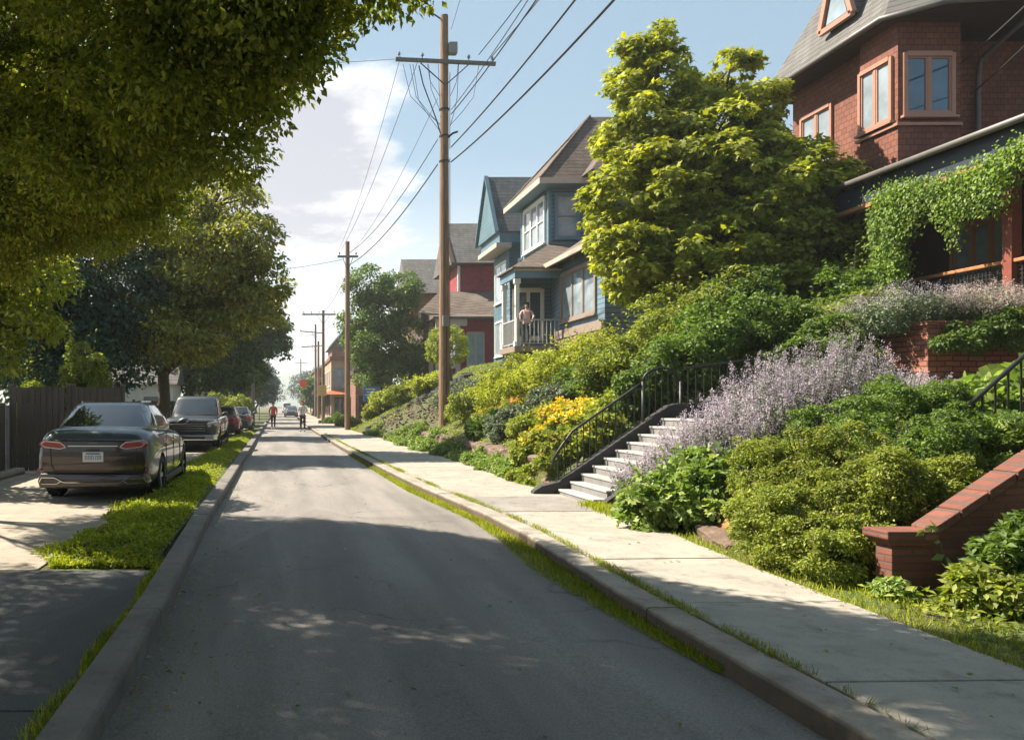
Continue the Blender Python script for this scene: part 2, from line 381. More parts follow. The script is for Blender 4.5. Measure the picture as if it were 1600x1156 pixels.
M['fl_orange']=leafmat('orange_petals',(.60,.20,.02),(.72,.36,.04),.3,(1.1,1.0,.4))
M['fl_white']=leafmat('white_petals',(.6,.6,.55),(.8,.8,.75),.3,(1,1,1))
M['grass']=leafmat('grass_blades',(.16,.22,.02),(.34,.38,.03),.42,(1.25,1.25,.3),c3=(.48,.47,.07))
M['stem']=plain('stem_green',(.09,.12,.05),.8,0,.2,5,0)
M['skin']=plain('skin',(.45,.27,.19),.6,0,.08,10,0)
M['red_cloth']=plain('red_cloth',(.62,.05,.05),.8,0,.2,14,.1)
M['black_cloth']=plain('black_cloth',(.02,.02,.025),.85,0,.2,14,.1)
M['hair_red']=plain('auburn_hair',(.22,.06,.035),.7,0,.3,20,.1)
M['hair_dark']=plain('dark_hair',(.04,.025,.02),.7,0,.3,20,.1)
def patterned():
    m,nt,b,o=newmat('printed_white_blouse'); p=gpos(nt)
    nt.links.new(ramp(nt,noise(nt,p,22,2),[(.44,(.12,.16,.24)),(.52,(.7,.68,.66))]),b.inputs['Base Color']); b.inputs['Roughness'].default_value=.8; return m
M['print']=patterned()
M['pink_cloth']=plain('pale_pink_cloth',(.60,.40,.38),.8,0,.2,14,.1)
M['hill']=plain('hill_forest',(.08,.12,.09),.95,0,.4,.01,0)
M['white_wall']=plain('white_render',(.62,.62,.62),.7,0,.1,3,.1)
M['rust']=plain('rust_metal',(.35,.12,.05),.7,.2,.3,6,.2)
# ------------------------------------------------------------------ camera, light, sky
cam=bpy.data.cameras.new('camera'); co=bpy.data.objects.new('camera',cam); COL.objects.link(co)
co.location=(0,0,EYE); co.rotation_euler=(R(90),0,0)
cam.sensor_width=36; cam.lens=36*F/1600; cam.shift_x=(800-CX)/1600; cam.shift_y=(CY-578)/1600
cam.clip_end=6000; cam.clip_start=.05; S.camera=co
SUN=Vector((-.62,.32,.77)).normalized()
sl=bpy.data.lights.new('sun','SUN'); sl.energy=5; sl.angle=R(.55); sl.color=(1,.90,.74)
so=bpy.data.objects.new('sun',sl); COL.objects.link(so); so.rotation_euler=(-SUN).to_track_quat('-Z','Y').to_euler(); so.location=(-20,30,30)
w=bpy.data.worlds.new('World'); S.world=w; w.use_nodes=True; nt=w.node_tree; nt.nodes.clear()
out=nt.nodes.new('ShaderNodeOutputWorld'); bg=nt.nodes.new('ShaderNodeBackground'); nt.links.new(bg.outputs[0],out.inputs[0])
sk=nt.nodes.new('ShaderNodeTexSky'); sk.sky_type='NISHITA'; sk.sun_disc=False
sk.sun_elevation=math.asin(SUN.z); sk.sun_rotation=math.atan2(SUN.x,SUN.y); sk.air_density=1.0; sk.dust_density=1.2; sk.ozone_density=1.2
tc=nt.nodes.new('ShaderNodeTexCoord'); sp=nt.nodes.new('ShaderNodeSeparateXYZ'); nt.links.new(tc.outputs['Generated'],sp.inputs[0])
def mth(op,a,b=None,c=None):
    n=nt.nodes.new('ShaderNodeMath'); n.operation=op
    for i,v in enumerate((a,b,c)):
        if v is None: continue
        if isinstance(v,(int,float)): n.inputs[i].default_value=v
        else: nt.links.new(v,n.inputs[i])
    return n.outputs[0]
# clouds lie on a high flat layer: direction / elevation
zz=mth('MAXIMUM',sp.outputs[2],.02)
za=mth('ADD',zz,.10)
cx=mth('DIVIDE',sp.outputs[0],za); cy=mth('DIVIDE',sp.outputs[1],za)
cb=nt.nodes.new('ShaderNodeCombineXYZ'); nt.links.new(cx,cb.inputs[0]); nt.links.new(cy,cb.inputs[1]); cb.inputs[2].default_value=3.7
cl=noise(nt,cb.outputs[0],1.5,9,.62)
# the cloud bank stands over the far left end of the street
az=mth('DIVIDE',sp.outputs[0],mth('MAXIMUM',sp.outputs[1],.05))
def band(v,a,b,c,d):
    up=nt.nodes.new('ShaderNodeMapRange'); up.interpolation_type='SMOOTHSTEP'; nt.links.new(v,up.inputs[0]); up.inputs[1].default_value=a; up.inputs[2].default_value=b
    dn=nt.nodes.new('ShaderNodeMapRange'); dn.interpolation_type='SMOOTHSTEP'; nt.links.new(v,dn.inputs[0]); dn.inputs[1].default_value=c; dn.inputs[2].default_value=d; dn.inputs[3].default_value=1; dn.inputs[4].default_value=0
    return mth('MULTIPLY',up.outputs[0],dn.outputs[0])
el=mth('DIVIDE',sp.outputs[2],mth('MAXIMUM',sp.outputs[1],.05))
reg=mth('MULTIPLY',band(az,-2.2,-.9,.04,.30),band(el,.11,.22,.37,.54))
cov=mth('ADD',mth('MULTIPLY',reg,.46),mth('MULTIPLY_ADD',cl,1.0,-.20))
cm=nt.nodes.new('ShaderNodeMapRange'); cm.interpolation_type='SMOOTHSTEP'; nt.links.new(cov,cm.inputs[0]); cm.inputs[1].default_value=.50; cm.inputs[2].default_value=.66
shade=nt.nodes.new('ShaderNodeMapRange'); nt.links.new(mth('MULTIPLY_ADD',noise(nt,cb.outputs[0],2.6,6,.6),.5,mth('MULTIPLY',cov,.9)),shade.inputs[0]); shade.inputs[1].default_value=.74; shade.inputs[2].default_value=.92
ccol=mixc(nt,shade.outputs[0],(9.0,8.8,8.7),(4.6,4.65,5.2))
# low haze near the horizon
hz=nt.nodes.new('ShaderNodeMapRange'); hz.interpolation_type='SMOOTHSTEP'; nt.links.new(el,hz.inputs[0]); hz.inputs[1].default_value=.34; hz.inputs[2].default_value=.0; hz.inputs[3].default_value=0; hz.inputs[4].default_value=.8
hza=band(az,-3,-1.2,.25,1.0)
hzf=mth('MULTIPLY',hz.outputs[0],mth('MULTIPLY_ADD',hza,.8,.2))
base=mixc(nt,1.0,mixc(nt,.40,sk.outputs[0],(3.9,5.3,6.5)),(.98,1.04,1.0),'MULTIPLY')
c1=mixc(nt,hzf,base,(9.8,9.7,9.5))
c2=mixc(nt,mth('MULTIPLY',cm.outputs[0],.92),c1,ccol)
nt.links.new(c2,bg.inputs[0]); bg.inputs[1].default_value=.05
S.view_settings.view_transform='Standard'; S.view_settings.look='None'; S.view_settings.gamma=1; S.view_settings.use_curve_mapping=False
S.view_settings.exposure=1.55
cyc=S.cycles; cyc.max_bounces=8; cyc.transparent_max_bounces=8; cyc.use_denoising=True; cyc.sample_clamp_indirect=6; cyc.volume_bounces=0

# ------------------------------------------------------------------ street edges
YS=[-8,2,6,9,10.6,12,13.9,15,18,28,45,80,300]
def XR(y): return float(np.interp(y,YS,[2.62,2.62,2.66,2.80,2.76,2.66,2.52,2.47,2.36,2.1,1.86,1.8,1.8]))
def XL(y): return float(np.interp(y,[-8,6,10,50,300],[-.88,-.88,-.98,-1.2,-1.2]))
def XS(y): return float(np.interp(y,[-8,4,6,8,10,12,14,20,30,45,300],[4.1,4.1,4.2,4.35,4.6,4.6,4.4,4.6,4.35,4.0,4.0]))
def sstep(a,b,v):
    t=min(1,max(0,(v-a)/(b-a))); return t*t*(3-2*t)
def gz(x,y):
    if x<XL(y)-.2:  return .035 if x>-40 else .035
    if x<XS(y)+.02: return -.08
    t=x-XS(y)-.05
    tn=max(0,t-.75*(1-sstep(6.1,7.2,y)))
    near=.10+min(tn*.33,1.9)+max(0,min(x-11.7,1.0))*1.2
    tt=t-.15
    far=.10+min(max(tt/.35,0),1)*.5+max(0,min(tt-.35,5.2))*.56
    f=sstep(10.4,11.2,y)*.0+sstep(12.5,13.3,y)
    z=near*(1-f)+far*f
    if y>38: z=z*(1-sstep(40,50,y))+ (.10+max(0,min(x-6.3,5))*.6)*sstep(40,50,y)
    if y>64: z=z*(1-sstep(64,72,y))+.10*sstep(64,72,y)
    return z
def sheet(name,xs,ys,fz,mat):
    vs=[(x,y,fz(x,y)) for y in ys for x in xs]; n=len(xs)
    fs=[(j*n+i,j*n+i+1,(j+1)*n+i+1,(j+1)*n+i) for j in range(len(ys)-1) for i in range(n-1)]
    me=bpy.data.meshes.new(name); me.from_pydata(vs,[],fs); me.polygons.foreach_set('use_smooth',[True]*len(fs))
    return link(name,me,None,[mat])
xs=[-2000,-400,-100,-40,-20,-10,-6,-3,-1.6,-1.3,-1.0,0,1,2,3,3.5]+list(np.arange(4,14,.2))+[14,15,17,20,26,40,100,400,2000]
ys=[-300,-60,-20,-8,-4]+list(np.arange(-2,50,.4))+list(np.arange(50,80,2))+[90,110,150,220,400,900,2500]
tag(sheet('ground',xs,ys,gz,M['soil']),kind='structure')

def strip(name,fl,fr,z,mat,y0,y1,step=.5,nx=1,zf=None):
    ys=list(np.arange(y0,min(y1,60),step))+[v for v in np.arange(60,y1,10)]+[y1]
    vs=[];fs=[]
    for y in ys:
        a,b=fl(y),fr(y)
        for i in range(nx+1):
            x=a+(b-a)*i/nx; vs.append((x,y,z if zf is None else zf(x,y)))
    n=nx+1
    for j in range(len(ys)-1):
        for i in range(nx): fs.append((j*n+i,j*n+i+1,(j+1)*n+i+1,(j+1)*n+i))
    me=bpy.data.meshes.new(name); me.from_pydata(vs,[],fs); return tag(link(name,me,None,[mat]),kind='structure')
strip('road',lambda y:XL(y)-.02,lambda y:XR(y)+.02,0,M['road'],-8,300,nx=6,zf=lambda x,y:.045-.012*abs(x-.9)**1.3-.0+ (0 if y<60 else -.0)-.04)
# kerbs: stones with slight gaps, each edge rounded
def kerb(name,f0,f1,zb,zt,mat,y0,y1,L=2.4):
    mb=MB(); y=y0
    while y<y1:
        e=min(y+L-.012,y1); n=6 if y<60 else 1
        dz=random.uniform(-.004,.004); rings=[]
        for i in range(n+1):
            yy=y+(e-y)*i/n; a,b=f0(yy),f1(yy); r=.03
            rings.append([(a,yy,zb),(a,yy,zt-r+dz),(a+r*.3*(1 if b>a else -1),yy,zt-r*.3+dz),(a+r*(1 if b>a else -1),yy,zt+dz),(b,yy,zt+dz),(b,yy,zb)])
        mb.loft(rings); y+=L if y<60 else L*4
    return tag(mb.build(name,mat),kind='structure')
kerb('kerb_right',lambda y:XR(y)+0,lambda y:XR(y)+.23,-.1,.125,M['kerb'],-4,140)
kerb('kerb_left',lambda y:XL(y),lambda y:XL(y)-.21,-.1,.12,M['kerb_shaded'],-4,140)
# sidewalk slabs
mb=MB(); y=-4.0; k=0
while y<140:
    L=1.62 if y<60 else 6; e=y+L-.014
    agg=(10.0<y+L*.5<11.9)
    mb.mi=1 if agg else 0
    dz=random.uniform(-.004,.005); tl=random.uniform(-.004,.004)
    n=5; rings=[]
    for i in range(n+1):
        yy=y+(e-y)*i/n; a=XR(yy)+.262; b=XS(yy); zt=.13+dz+tl*(i/n)
        rings.append([(a,yy,-.1),(a,yy,zt),(b,yy,zt+.012),(b,yy,-.1)])
    mb.loft(rings); y+=L; k+=1
tag(mb.build('sidewalk',[M['walk'],M['agg']],bevel=.006),kind='structure')
# left parking apron
mb=MB(); y=-6.0
ring=[]
while y<60:
    L=3.3; e=y+L-.015
    mb.mi=1 if y+L*.5<6.0 else 0
    x0=-12.5; xm=-5.45; x1=-2.3 if y>7.0 else -1.12
    z=.05+random.uniform(-.003,.003)
    mb.box((xm+.008,y,-.1),(x1,e,z)); mb.box((x0,y,-.1),(xm-.008,e,z+.002)); y+=L
tag(mb.build('parking_apron',[M['drive'],M['apron']],bevel=.006),kind='structure')
# raised edging kerb at the fence foot
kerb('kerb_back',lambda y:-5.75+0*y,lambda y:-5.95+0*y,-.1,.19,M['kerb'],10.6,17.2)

# hill far off
hx=np.linspace(-900,900,90); vs=[];fs=[]
for j,yy in enumerate((900,1000,1150,1300)):
    for x in hx:
        h=(26+22*math.exp(-((x-20)/120)**2)+20*math.exp(-((x+260)/150)**2)+6*math.sin(x*.021)+3*math.sin(x*.063+1))
        vs.append((x,yy,-3 if j==0 else h*(0.55,1,.7)[j-1]*1.0))
n=len(hx); fs=[(j*n+i,j*n+i+1,(j+1)*n+i+1,(j+1)*n+i) for j in range(3) for i in range(n-1)]
me=bpy.data.meshes.new('hill'); me.from_pydata(vs,[],fs); me.polygons.foreach_set('use_smooth',[True]*len(fs))
tag(link('hill',me,None,[M['hill']]),kind='structure')
# haze
HAZE=.0008
hm=bpy.data.materials.new('haze'); hm.use_nodes=True; hn=hm.node_tree; hn.nodes.clear()
ho=hn.nodes.new('ShaderNodeOutputMaterial'); hv=hn.nodes.new('ShaderNodeVolumePrincipled'); hn.links.new(hv.outputs[0],ho.inputs['Volume'])
hv.inputs['Color'].default_value=(.93,.96,1,1); hv.inputs['Density'].default_value=HAZE; hv.inputs['Anisotropy'].default_value=.25
if HAZE:
    hb=MB().box((-1990,-299,-1.2),(1990,2400,60)).build('haze',hm); tag(hb,kind='stuff')
# ------------------------------------------------------------------ utility poles
def pole(px,Y,ztop,r,label,arms=(),zb=0,mat='pole',lean=(0,0),hardware=False,group='utility poles along the street'):
    X=(px-CX)*Y/F; z0=gz(X,Y) if X>XS(Y) else (.12 if X>0 else .04)
    root=tag(empty('utility_pole',(X,Y,z0-.05)),label,'utility pole',group)
    H=ztop-z0+.05; mb=MB(); n=10
    mb.tube([(lean[0]*t,lean[1]*t,H*t) for t in [i/n for i in range(n+1)]],[r*(1-.28*i/n) for i in range(n+1)],14)
    mb.build('shaft',M[mat],root,smooth=False)
    for (z,x0,x1,tilt) in arms:
        zz=z-z0; a=MB(); a.bar((x0,-r-.04,zz+tilt),(x1,-r-.04,zz-tilt),.10,.12); arm=a.build('crossarm',M['grey_pole'],root,bevel=.01)
        for xx in np.linspace(x0+.12,x1-.12,5):
            if abs(xx)<.3: continue
            t=(xx-x0)/(x1-x0); zc=zz+tilt*(1-2*t)+.06
            MB().tube([(xx,-r-.04,zc),(xx,-r-.04,zc+.07),(xx,-r-.04,zc+.1),(xx,-r-.04,zc+.16),(xx,-r-.04,zc+.2)],[.015,.02,.055,.045,.02],8).build('insulator',M['ceramic'],arm)
        for s in (-1,1):
            MB().bar((s*min(abs(x0),abs(x1))*.5,-r-.03,zz-.04),(s*.04,-r-.02,zz-.75),.03,.03).build('brace',M['iron'],root)
    if hardware:
        for zt_,sx in ((1.6,.09),(1.95,.07),(2.5,.05)): MB().box((-sx,-r-.012,zt_),(sx,-r*.9,zt_+.12)).build('tag_plate',M['gutter'],root)
        MB().box((-.10,-r-.12,3.4),(.10,-r*.95,3.75)).build('cable_box',M['ceramic'],root,bevel=.01)
        MB().tube([(.05,-r-.012,.05),(.05,-r-.005,3.4)],.014,5).build('ground_wire',M['iron'],root)
        MB().tube([(-.02,-r-.0,3.75),(-.02,-r+.015,9.5)],.012,5).build('ground_wire',M['iron'],root)
        # lamp bracket, clamps, cable drop
        MB().tube([(-.05,0,H-.15),(-.35,-.05,H+.02),(-.6,-.08,H+.05)],.025,6).build('bracket',M['iron'],root)
        MB().box((.12,-.2,H-1.35),(.42,.05,H-.95)).build('bracket_box',M['ceramic'],root,bevel=.04)
        MB().tube([(.1,-.05,H-4.15),(.28,-.08,H-4.0),(.44,-.08,H-3.95)],.035,6).build('cable_clamp',M['iron'],root)
        c=MB()
        c.tube([(-.9,-.25,13.0-z0),(-.75,-.2,12.4-z0),(-.3,-.2,11.2-z0),(-.15,-.15,10.75-z0)],.022,5)
        for k in range(9):
            x0=random.uniform(-1.7,-.2) if k<6 else random.uniform(.3,1.2); x1=math.copysign(.17,x0); zz=13.05-z0; d=random.uniform(.8,2.3)
            c.tube([(x0,-.25,zz),(x0*.8+x1*.2,-.27,zz-d*.55),(x0*.4+x1*.6,-.25,zz-d*.8),(x1,-.16,zz-d)],.009,4)
        for zc in (3,6.5,9.4): c.tube([(.19,-.02,zc),(.19,-.02,zc+2.6)],.012,5)
        c.build('cable_drop',M['wire'],root)
        for zc in (9.85-z0,10.7-z0,11.6-z0): MB().tube([(0,0,zc),(0,0,zc+.05)],r*.93,14).build('collar',M['iron'],root)
    return root,X
pole(694,26,14.75,.185,'tall brown timber utility pole nearest to the camera on the right bank',[(13.15,-1.68,1.68,.08)],hardware=True)
pole(543,44.6,11.05,.17,'second brown pole beside the sidewalk, in front of the bushy street tree',[(10.2,-.6,.6,0)],mat='pole')
pole(505,62,9.2,.15,'slim pole with a long crossarm before the tan storefront',[(8.9,-1.7,1.0,.0)],mat='pole')
pole(493,92,11.2,.16,'far thin pole with two crossarms beyond the storefront',[(10.3,-1.9,.9,.12),(8.6,-1.7,.9,-.1)],mat='grey_pole')
pole(497.5,80,8.2,.15,'bare far pole between the two crossarmed poles',[],mat='pole')
pole(470,150,10.5,.16,'farthest thin pole on the right of the road',[(9.8,-1.2,1.2,0)],mat='grey_pole')
pole(395,52,6.9,.15,'grey timber pole on the left among the dark trees',[],mat='grey_pole')
def wire(a,b,sag,r,label,group='overhead wires between the poles',n=22):
    a=Vector(a);b=Vector(b); pts=[]
    for i in range(n+1):
        t=i/n; p=a.lerp(b,t); p.z-=4*sag*t*(1-t); pts.append(p)
    o=MB().tube(pts,r,5).build('overhead_wire',M['wire']); tag(o,label,'wire',group); return o
PX=5.5; P2=3.83
g='overhead wires between the poles'
wire((PX+.2,25.8,9.75),(6.1,-6,9.3),.9,.026,'thick lowest cable running from the tall pole toward the upper right')
wire((PX+.2,25.8,10.25),(5.6,-6,9.9),.8,.022,'second lowest cable from the tall pole toward the camera')
wire((PX+.2,25.8,11.35),(5.5,-6,11.4),1.0,.018,'cable held by the clamp halfway up the tall pole')
wire((PX+.2,25.8,11.5),(5.3,-6,12.0),1.1,.012,'thin wire just above the clamp on the tall pole')
wire((PX+1.1,25.7,13.3),(7.4,-6,13.4),.9,.016,'wire off the right end of the crossarm toward the camera')
wire((PX+1.5,25.7,13.2),(8.0,-6,13.6),.9,.016,'outermost wire off the crossarm tip toward the camera')
wire((PX+.2,25.8,14.2),(3.6,-6,17.0),.5,.007,'hair-thin wire from the pole top toward the camera')
wire((PX-.2,26.1,10.6),(P2+.1,44.5,10.4),.5,.016,'wire sloping down from the tall pole to the second pole, upper strand')
wire((PX-.2,26.1,9.75),(P2+.1,44.5,9.7),.45,.024,'thick wire from the tall pole to the second pole, lower strand')
wire((PX-.9,25.8,13.2),(P2-.4,44.5,10.5),.5,.010,'thin wire from the crossarm middle down to the second pole')
wire((PX-1.5,25.8,13.3),(P2-.55,44.5,10.5),.6,.008,'faint wire from the left crossarm tip down to the second pole')
wire((PX-.2,26.1,12.0),(P2,44.5,10.2),.6,.008,'faint wire alongside the shaft of the tall pole')
wire((PX-1.6,25.8,13.2),(-14,25.0,13.9),.6,.008,'single wire crossing the sky to the left behind the leaves')
wire((P2-.3,44.5,10.0),(-7,46,9.6),.4,.012,'low wire crossing from the second pole to the left trees')
wire((P2,44.7,9.3),(3.35,61.9,9.0),.3,.014,'wire from the second pole on to the crossarmed slim pole')
for k,(dx,z) in enumerate(((-1.5,9.05),(-.9,9.05),(.7,9.05))):
    wire((3.36+dx,62,z),(4.06+dx,92,10.4),.5,.010,('left','middle','right')[k]+' wire of the three leading on from the slim crossarmed pole')
wire((3.36,62,7.4),(-2.0,52.2,6.6),.3,.012,'wire crossing low over the far road to the left pole')
wire((4.1,92,10.0),(-9,95,9.6),.5,.016,'far wire crossing the road toward the dark trees')
wire((4.1,92,8.5),(-9,95,7.6),.5,.016,'far wire crossing the road below the other one')
wire((9.4,6.0,8.6),(14.6,16.6,8.9),.25,.02,'dark service cable passing the corner window of the red house',None)
wire((9.2,6.0,8.2),(14.9,16.6,8.3),.25,.014,'thinner service cable under the eaves of the red house',None)

# ------------------------------------------------------------------ signs, far street furniture
def round_sign(px,Y,zc,r,mat,label,zb=.1,face='disc'):
    X=(px-CX)*Y/F; root=tag(empty('street_sign',(X,Y,zb)),label,'sign')
    MB().tube([(0,0,0),(0,0,zc-zb+r)],.04,8).build('post',M['grey_pole'],root)
    if face=='disc': MB().disc((0,-.07,zc-zb),r,(0,1,0),20,.04).build('face',M[mat],root,bevel=.008)
    else: MB().box((-r,-.09,zc-zb-r*1.3),(r,-.05,zc-zb+r*1.3)).build('face',M[mat],root,bevel=.02)
    return root
round_sign(473.5,85,3.95,.42,'signred','round orange-red sign high on a post by the far road')
round_sign(405,70,2.75,.3,'signred','small red sign on a post left of the far road')
round_sign(504,58,2.65,.3,'signyellow','rounded tan bus stop sign in front of the storefront',face='box')
X=(580-CX)*46/F; root=tag(empty('notice_sign',(X,46,gz(X,46))),'blue notice sign with white lines standing under the street tree','sign')
MB().tube([(0,0,-.05),(0,0,2.3)],.05,8).build('post',M['grey_pole'],root)
f=MB().box((-.48,-.1,1.35),(.48,-.06,2.25)).build('face',M['signblue'],root,bevel=.02)
mb=MB(); 
for k,(wd) in enumerate((.36,.30,.38,.26)): mb.box((-wd,-.106,2.05-k*.17),(wd*.7,-.1,2.12-k*.17))
mb.build('lettering',M['trim_white'],f)

# ------------------------------------------------------------------ fence on the left
def fence_panel(root,x0,y0,x1,y1,z0,h,bw=.14,mat='fence'):
    a=Vector((x0,y0,0)); b=Vector((x1,y1,0)); L=(b-a).length; d=(b-a)/L; nn=Vector((-d.y,d.x,0)); mb=MB(); n=int(L/bw)
    for i in range(n):
        p=a+d*(i*bw+.006); q=a+d*((i+1)*bw-.006); hh=h+random.uniform(-.015,.015); o=nn*random.uniform(-.006,.006)
        vs=[p+o,q+o,q+o+nn*.022,p+o+nn*.022]; v=[(s.x,s.y,z0) for s in vs]+[(s.x,s.y,z0+hh) for s in vs]
        mb.add(v,[(0,3,2,1),(4,5,6,7),(0,1,5,4),(1,2,6,5),(2,3,7,6),(3,0,4,7)])
    mb.bar(a+Vector((0,0,z0+.35))+nn*.05,b+Vector((0,0,z0+.35))+nn*.05,.04,.09); mb.bar(a+Vector((0,0,z0+h-.3))+nn*.05,b+Vector((0,0,z0+h-.3))+nn*.05,.04,.09)
    mb.build('board_panel',M[mat],root)
    for p in (a,b): MB().box((p.x-.05+nn.x*.09,p.y-.05+nn.y*.09,z0-.05),(p.x+.05+nn.x*.09,p.y+.05+nn.y*.09,z0+h+.06)).build('post',M[mat],root,bevel=.008)
root=tag(empty('board_fence',(0,0,0)),'tall dark vertical board fence behind the grey sedan','fence')
fence_panel(root,-6.35,18.0,-5.0,18.0,.03,1.98); fence_panel(root,-4.9,18.02,-3.75,18.02,.03,1.98)
root=tag(empty('board_fence',(0,0,0)),'lower pale grey fence at the left edge of the parking apron','fence')
fence_panel(root,-7.4,17.6,-6.4,17.9,.03,1.5,.2,'grey_fence'); fence_panel(root,-6.3,13.5,-6.38,17.8,.03,1.55,.2,'fence')
root=tag(empty('board_fence',(0,0,0)),'dark garden fence running on behind the parked pickup','fence')
fence_panel(root,-5.6,29,-3.9,29,.03,1.7); 
for k in range(3): fence_panel(root,-3.9,29+k*4.5,-3.9,33.4+k*4.5,.03,1.6)

# white shed bits behind left trees
root=tag(empty('garden_shed',(-6.3,34,0)),'pale garden shed glimpsed behind the trunk left of the pickup','shed')
MB().box((-1.2,0,-.1),(1.5,2.5,2.5)).build('wall',M['white_wall'],root)
MB().add([(-1.4,-.2,2.5),(1.7,-.2,2.5),(1.7,2.7,2.5),(-1.4,2.7,2.5),(-1.4,1.25,3.4),(1.7,1.25,3.4)],[(0,1,5,4),(3,4,5,2),(0,4,3),(1,2,5),(0,3,2,1)]).build('roof',M['roof_grey'],root)
MB().box((.2,-.05,-.1),(.9,-.003,1.95)).build('door',M['grey_fence'],root,bevel=.01)
root=tag(empty('gate_pier',(-4.6,41,0)),'narrow white gate pier behind the pickup roof','pier')
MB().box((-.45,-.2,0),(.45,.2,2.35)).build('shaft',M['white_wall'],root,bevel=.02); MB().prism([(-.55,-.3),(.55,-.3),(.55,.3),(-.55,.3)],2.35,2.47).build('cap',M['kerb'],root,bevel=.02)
# ------------------------------------------------------------------ cars.  local: rear at y=0, nose at y=L, z=0 ground
def apply_mods(o):
    dg=bpy.context.evaluated_depsgraph_get(); dg.update(); ev=o.evaluated_get(dg)
    me=bpy.data.meshes.new_from_object(ev); old=o.data; o.modifiers.clear(); o.data=me; bpy.data.meshes.remove(old)
def body_ring(y,w,zb,zs,zt,wt,slant=0):
    h=[(0,zb),(w*.70,zb),(w*.93,zb+.05),(w*.99,zb+.2),(w,(zb+zs)/2+.05),(w*.985,zs),(wt+.0,zt-.0),(wt*.6,zt+.015),(0,zt+.025)]
    rg=[]
    for x,z in h: rg.append((x,y+slant*(z-zb),z))
    for x,z in h[-2:0:-1]: rg.append((-x,y+slant*(z-zb),z))
    return rg
def make_car(name,label,cat,loc,rz,P,detail=True,group='cars parked along the left side'):
    root=tag(empty(name,loc,rz),label,cat,group)
    L=P['L']; hw=P['hw']; pm=M[P['paint']]
    mb=MB(); rings=[body_ring(*s) for s in P['stations']]; mb.loft(rings)
    body=mb.build('body',pm,root,smooth=True,subsurf=2)
    apply_mods(body)
    wr=P['wr']; wy=P['wheels']
    for y in wy:
        c=MB().disc((0,y,wr+.01),wr*1.13,(1,0,0),32,hw*2.4).build('cutter',pm,root)
        m=body.modifiers.new('b','BOOLEAN'); m.object=c; m.operation='DIFFERENCE'; m.solver='EXACT'
        # keep the middle of the car: cut only near the sides
        apply_mods(body); bpy.data.objects.remove(c)
    body.data.polygons.foreach_set('use_smooth',[True]*len(body.data.polygons))
    es=body.modifiers.new('es','EDGE_SPLIT'); es.split_angle=R(38)
    MB().box((-hw*.72,wy[0]-.75,.2),(hw*.72,wy[1]+.75,.62)).build('underbody',M['blackplastic'],root)
    # cabin: one shell of rings, panes cut out of it as parts of their own
    y0,y1,cw,zb=P['cab'][0]; t0,t1,tw,zt=P['cab'][1]
    NP=72
    def sring(yc,a,b,z,n=5.5,crown=0):
        th=np.linspace(0,2*math.pi,721)[:-1]; c=np.cos(th); s_=np.sin(th)
        x=b*np.sign(c)*np.abs(c)**(2/n); y=a*np.sign(s_)*np.abs(s_)**(2/n)
        dd=np.hypot(np.diff(np.append(x,x[0])),np.diff(np.append(y,y[0]))); cum=np.concatenate([[0],np.cumsum(dd)]); tt=np.linspace(0,cum[-1],NP,endpoint=False)
        x=np.interp(tt,cum,np.append(x,x[0])); y=np.interp(tt,cum,np.append(y,y[0]))
        y=y+np.sign(y)*.06*(1-(x/b)**2)*(np.abs(y)>.8*a)
        return [(xx,yc+yy,z) for xx,yy in zip(x,y)]
    V_=[-.18,0,.06,.3,.55,.76,.84,.92,.965,.99,1.0,1.004]; info=[]; rings=[]
    for v in V_:
        u=min(max(v,0),.92)/.92; u=u**1.12
        ya=y0+(t0-y0)*u; yb=y1+(t1-y1)*u; ww=cw+(tw-cw)*u**1.25
        sh={.965:.05,.99:.13,1.0:.26,1.004:.42}.get(v,0); ya+=sh*1.2; yb-=sh*1.4; ww-=sh
        yc,a=(ya+yb)/2,(yb-ya)/2; rings.append(sring(yc,a,ww,zb+(zt-zb)*v)); info.append((yc,a,ww))
    shell=MB(); panes={'rear_window':MB(),'windscreen':MB(),'side_window':MB()}; side2=MB()
    for r in range(len(V_)-1):
        vm=(V_[r]+V_[r+1])/2; yc,a,b=[(p+q)/2 for p,q in zip(info[r],info[r+1])]
        for k in range(NP):
            q=[rings[r][k],rings[r][(k+1)%NP],rings[r+1][(k+1)%NP],rings[r+1][k]]
            xm=sum(p[0] for p in q)/4; ym=sum(p[1] for p in q)/4; t=(ym-yc)/a; w_=abs(xm)/b; tgt=shell
            if .06<vm<.84:
                if abs(t)>.90 and w_<.86: tgt=panes['rear_window' if t<0 else 'windscreen']
                elif w_>.93 and -.80<t<.84 and all(abs(ym-yb_)>.06 for yb_ in P['bpil']): tgt=panes['side_window'] if xm>0 else side2
            tgt.add(q,[(0,1,2,3)])
    top=rings[-1]; shell.add(top,[tuple(range(NP))])
    def weld(o):
        bm=bmesh.new(); bm.from_mesh(o.data); bmesh.ops.remove_doubles(bm,verts=bm.verts,dist=1e-4); bmesh.ops.recalc_face_normals(bm,faces=bm.faces); bm.to_mesh(o.data); bm.free()
        o.data.polygons.foreach_set('use_smooth',[True]*len(o.data.polygons))
    weld(shell.build('roof_shell',pm,root))
    for nm,mb_ in panes.items(): weld(mb_.build(nm,M['carglass'],root))
    weld(side2.build('side_window',M['carglass'],root))
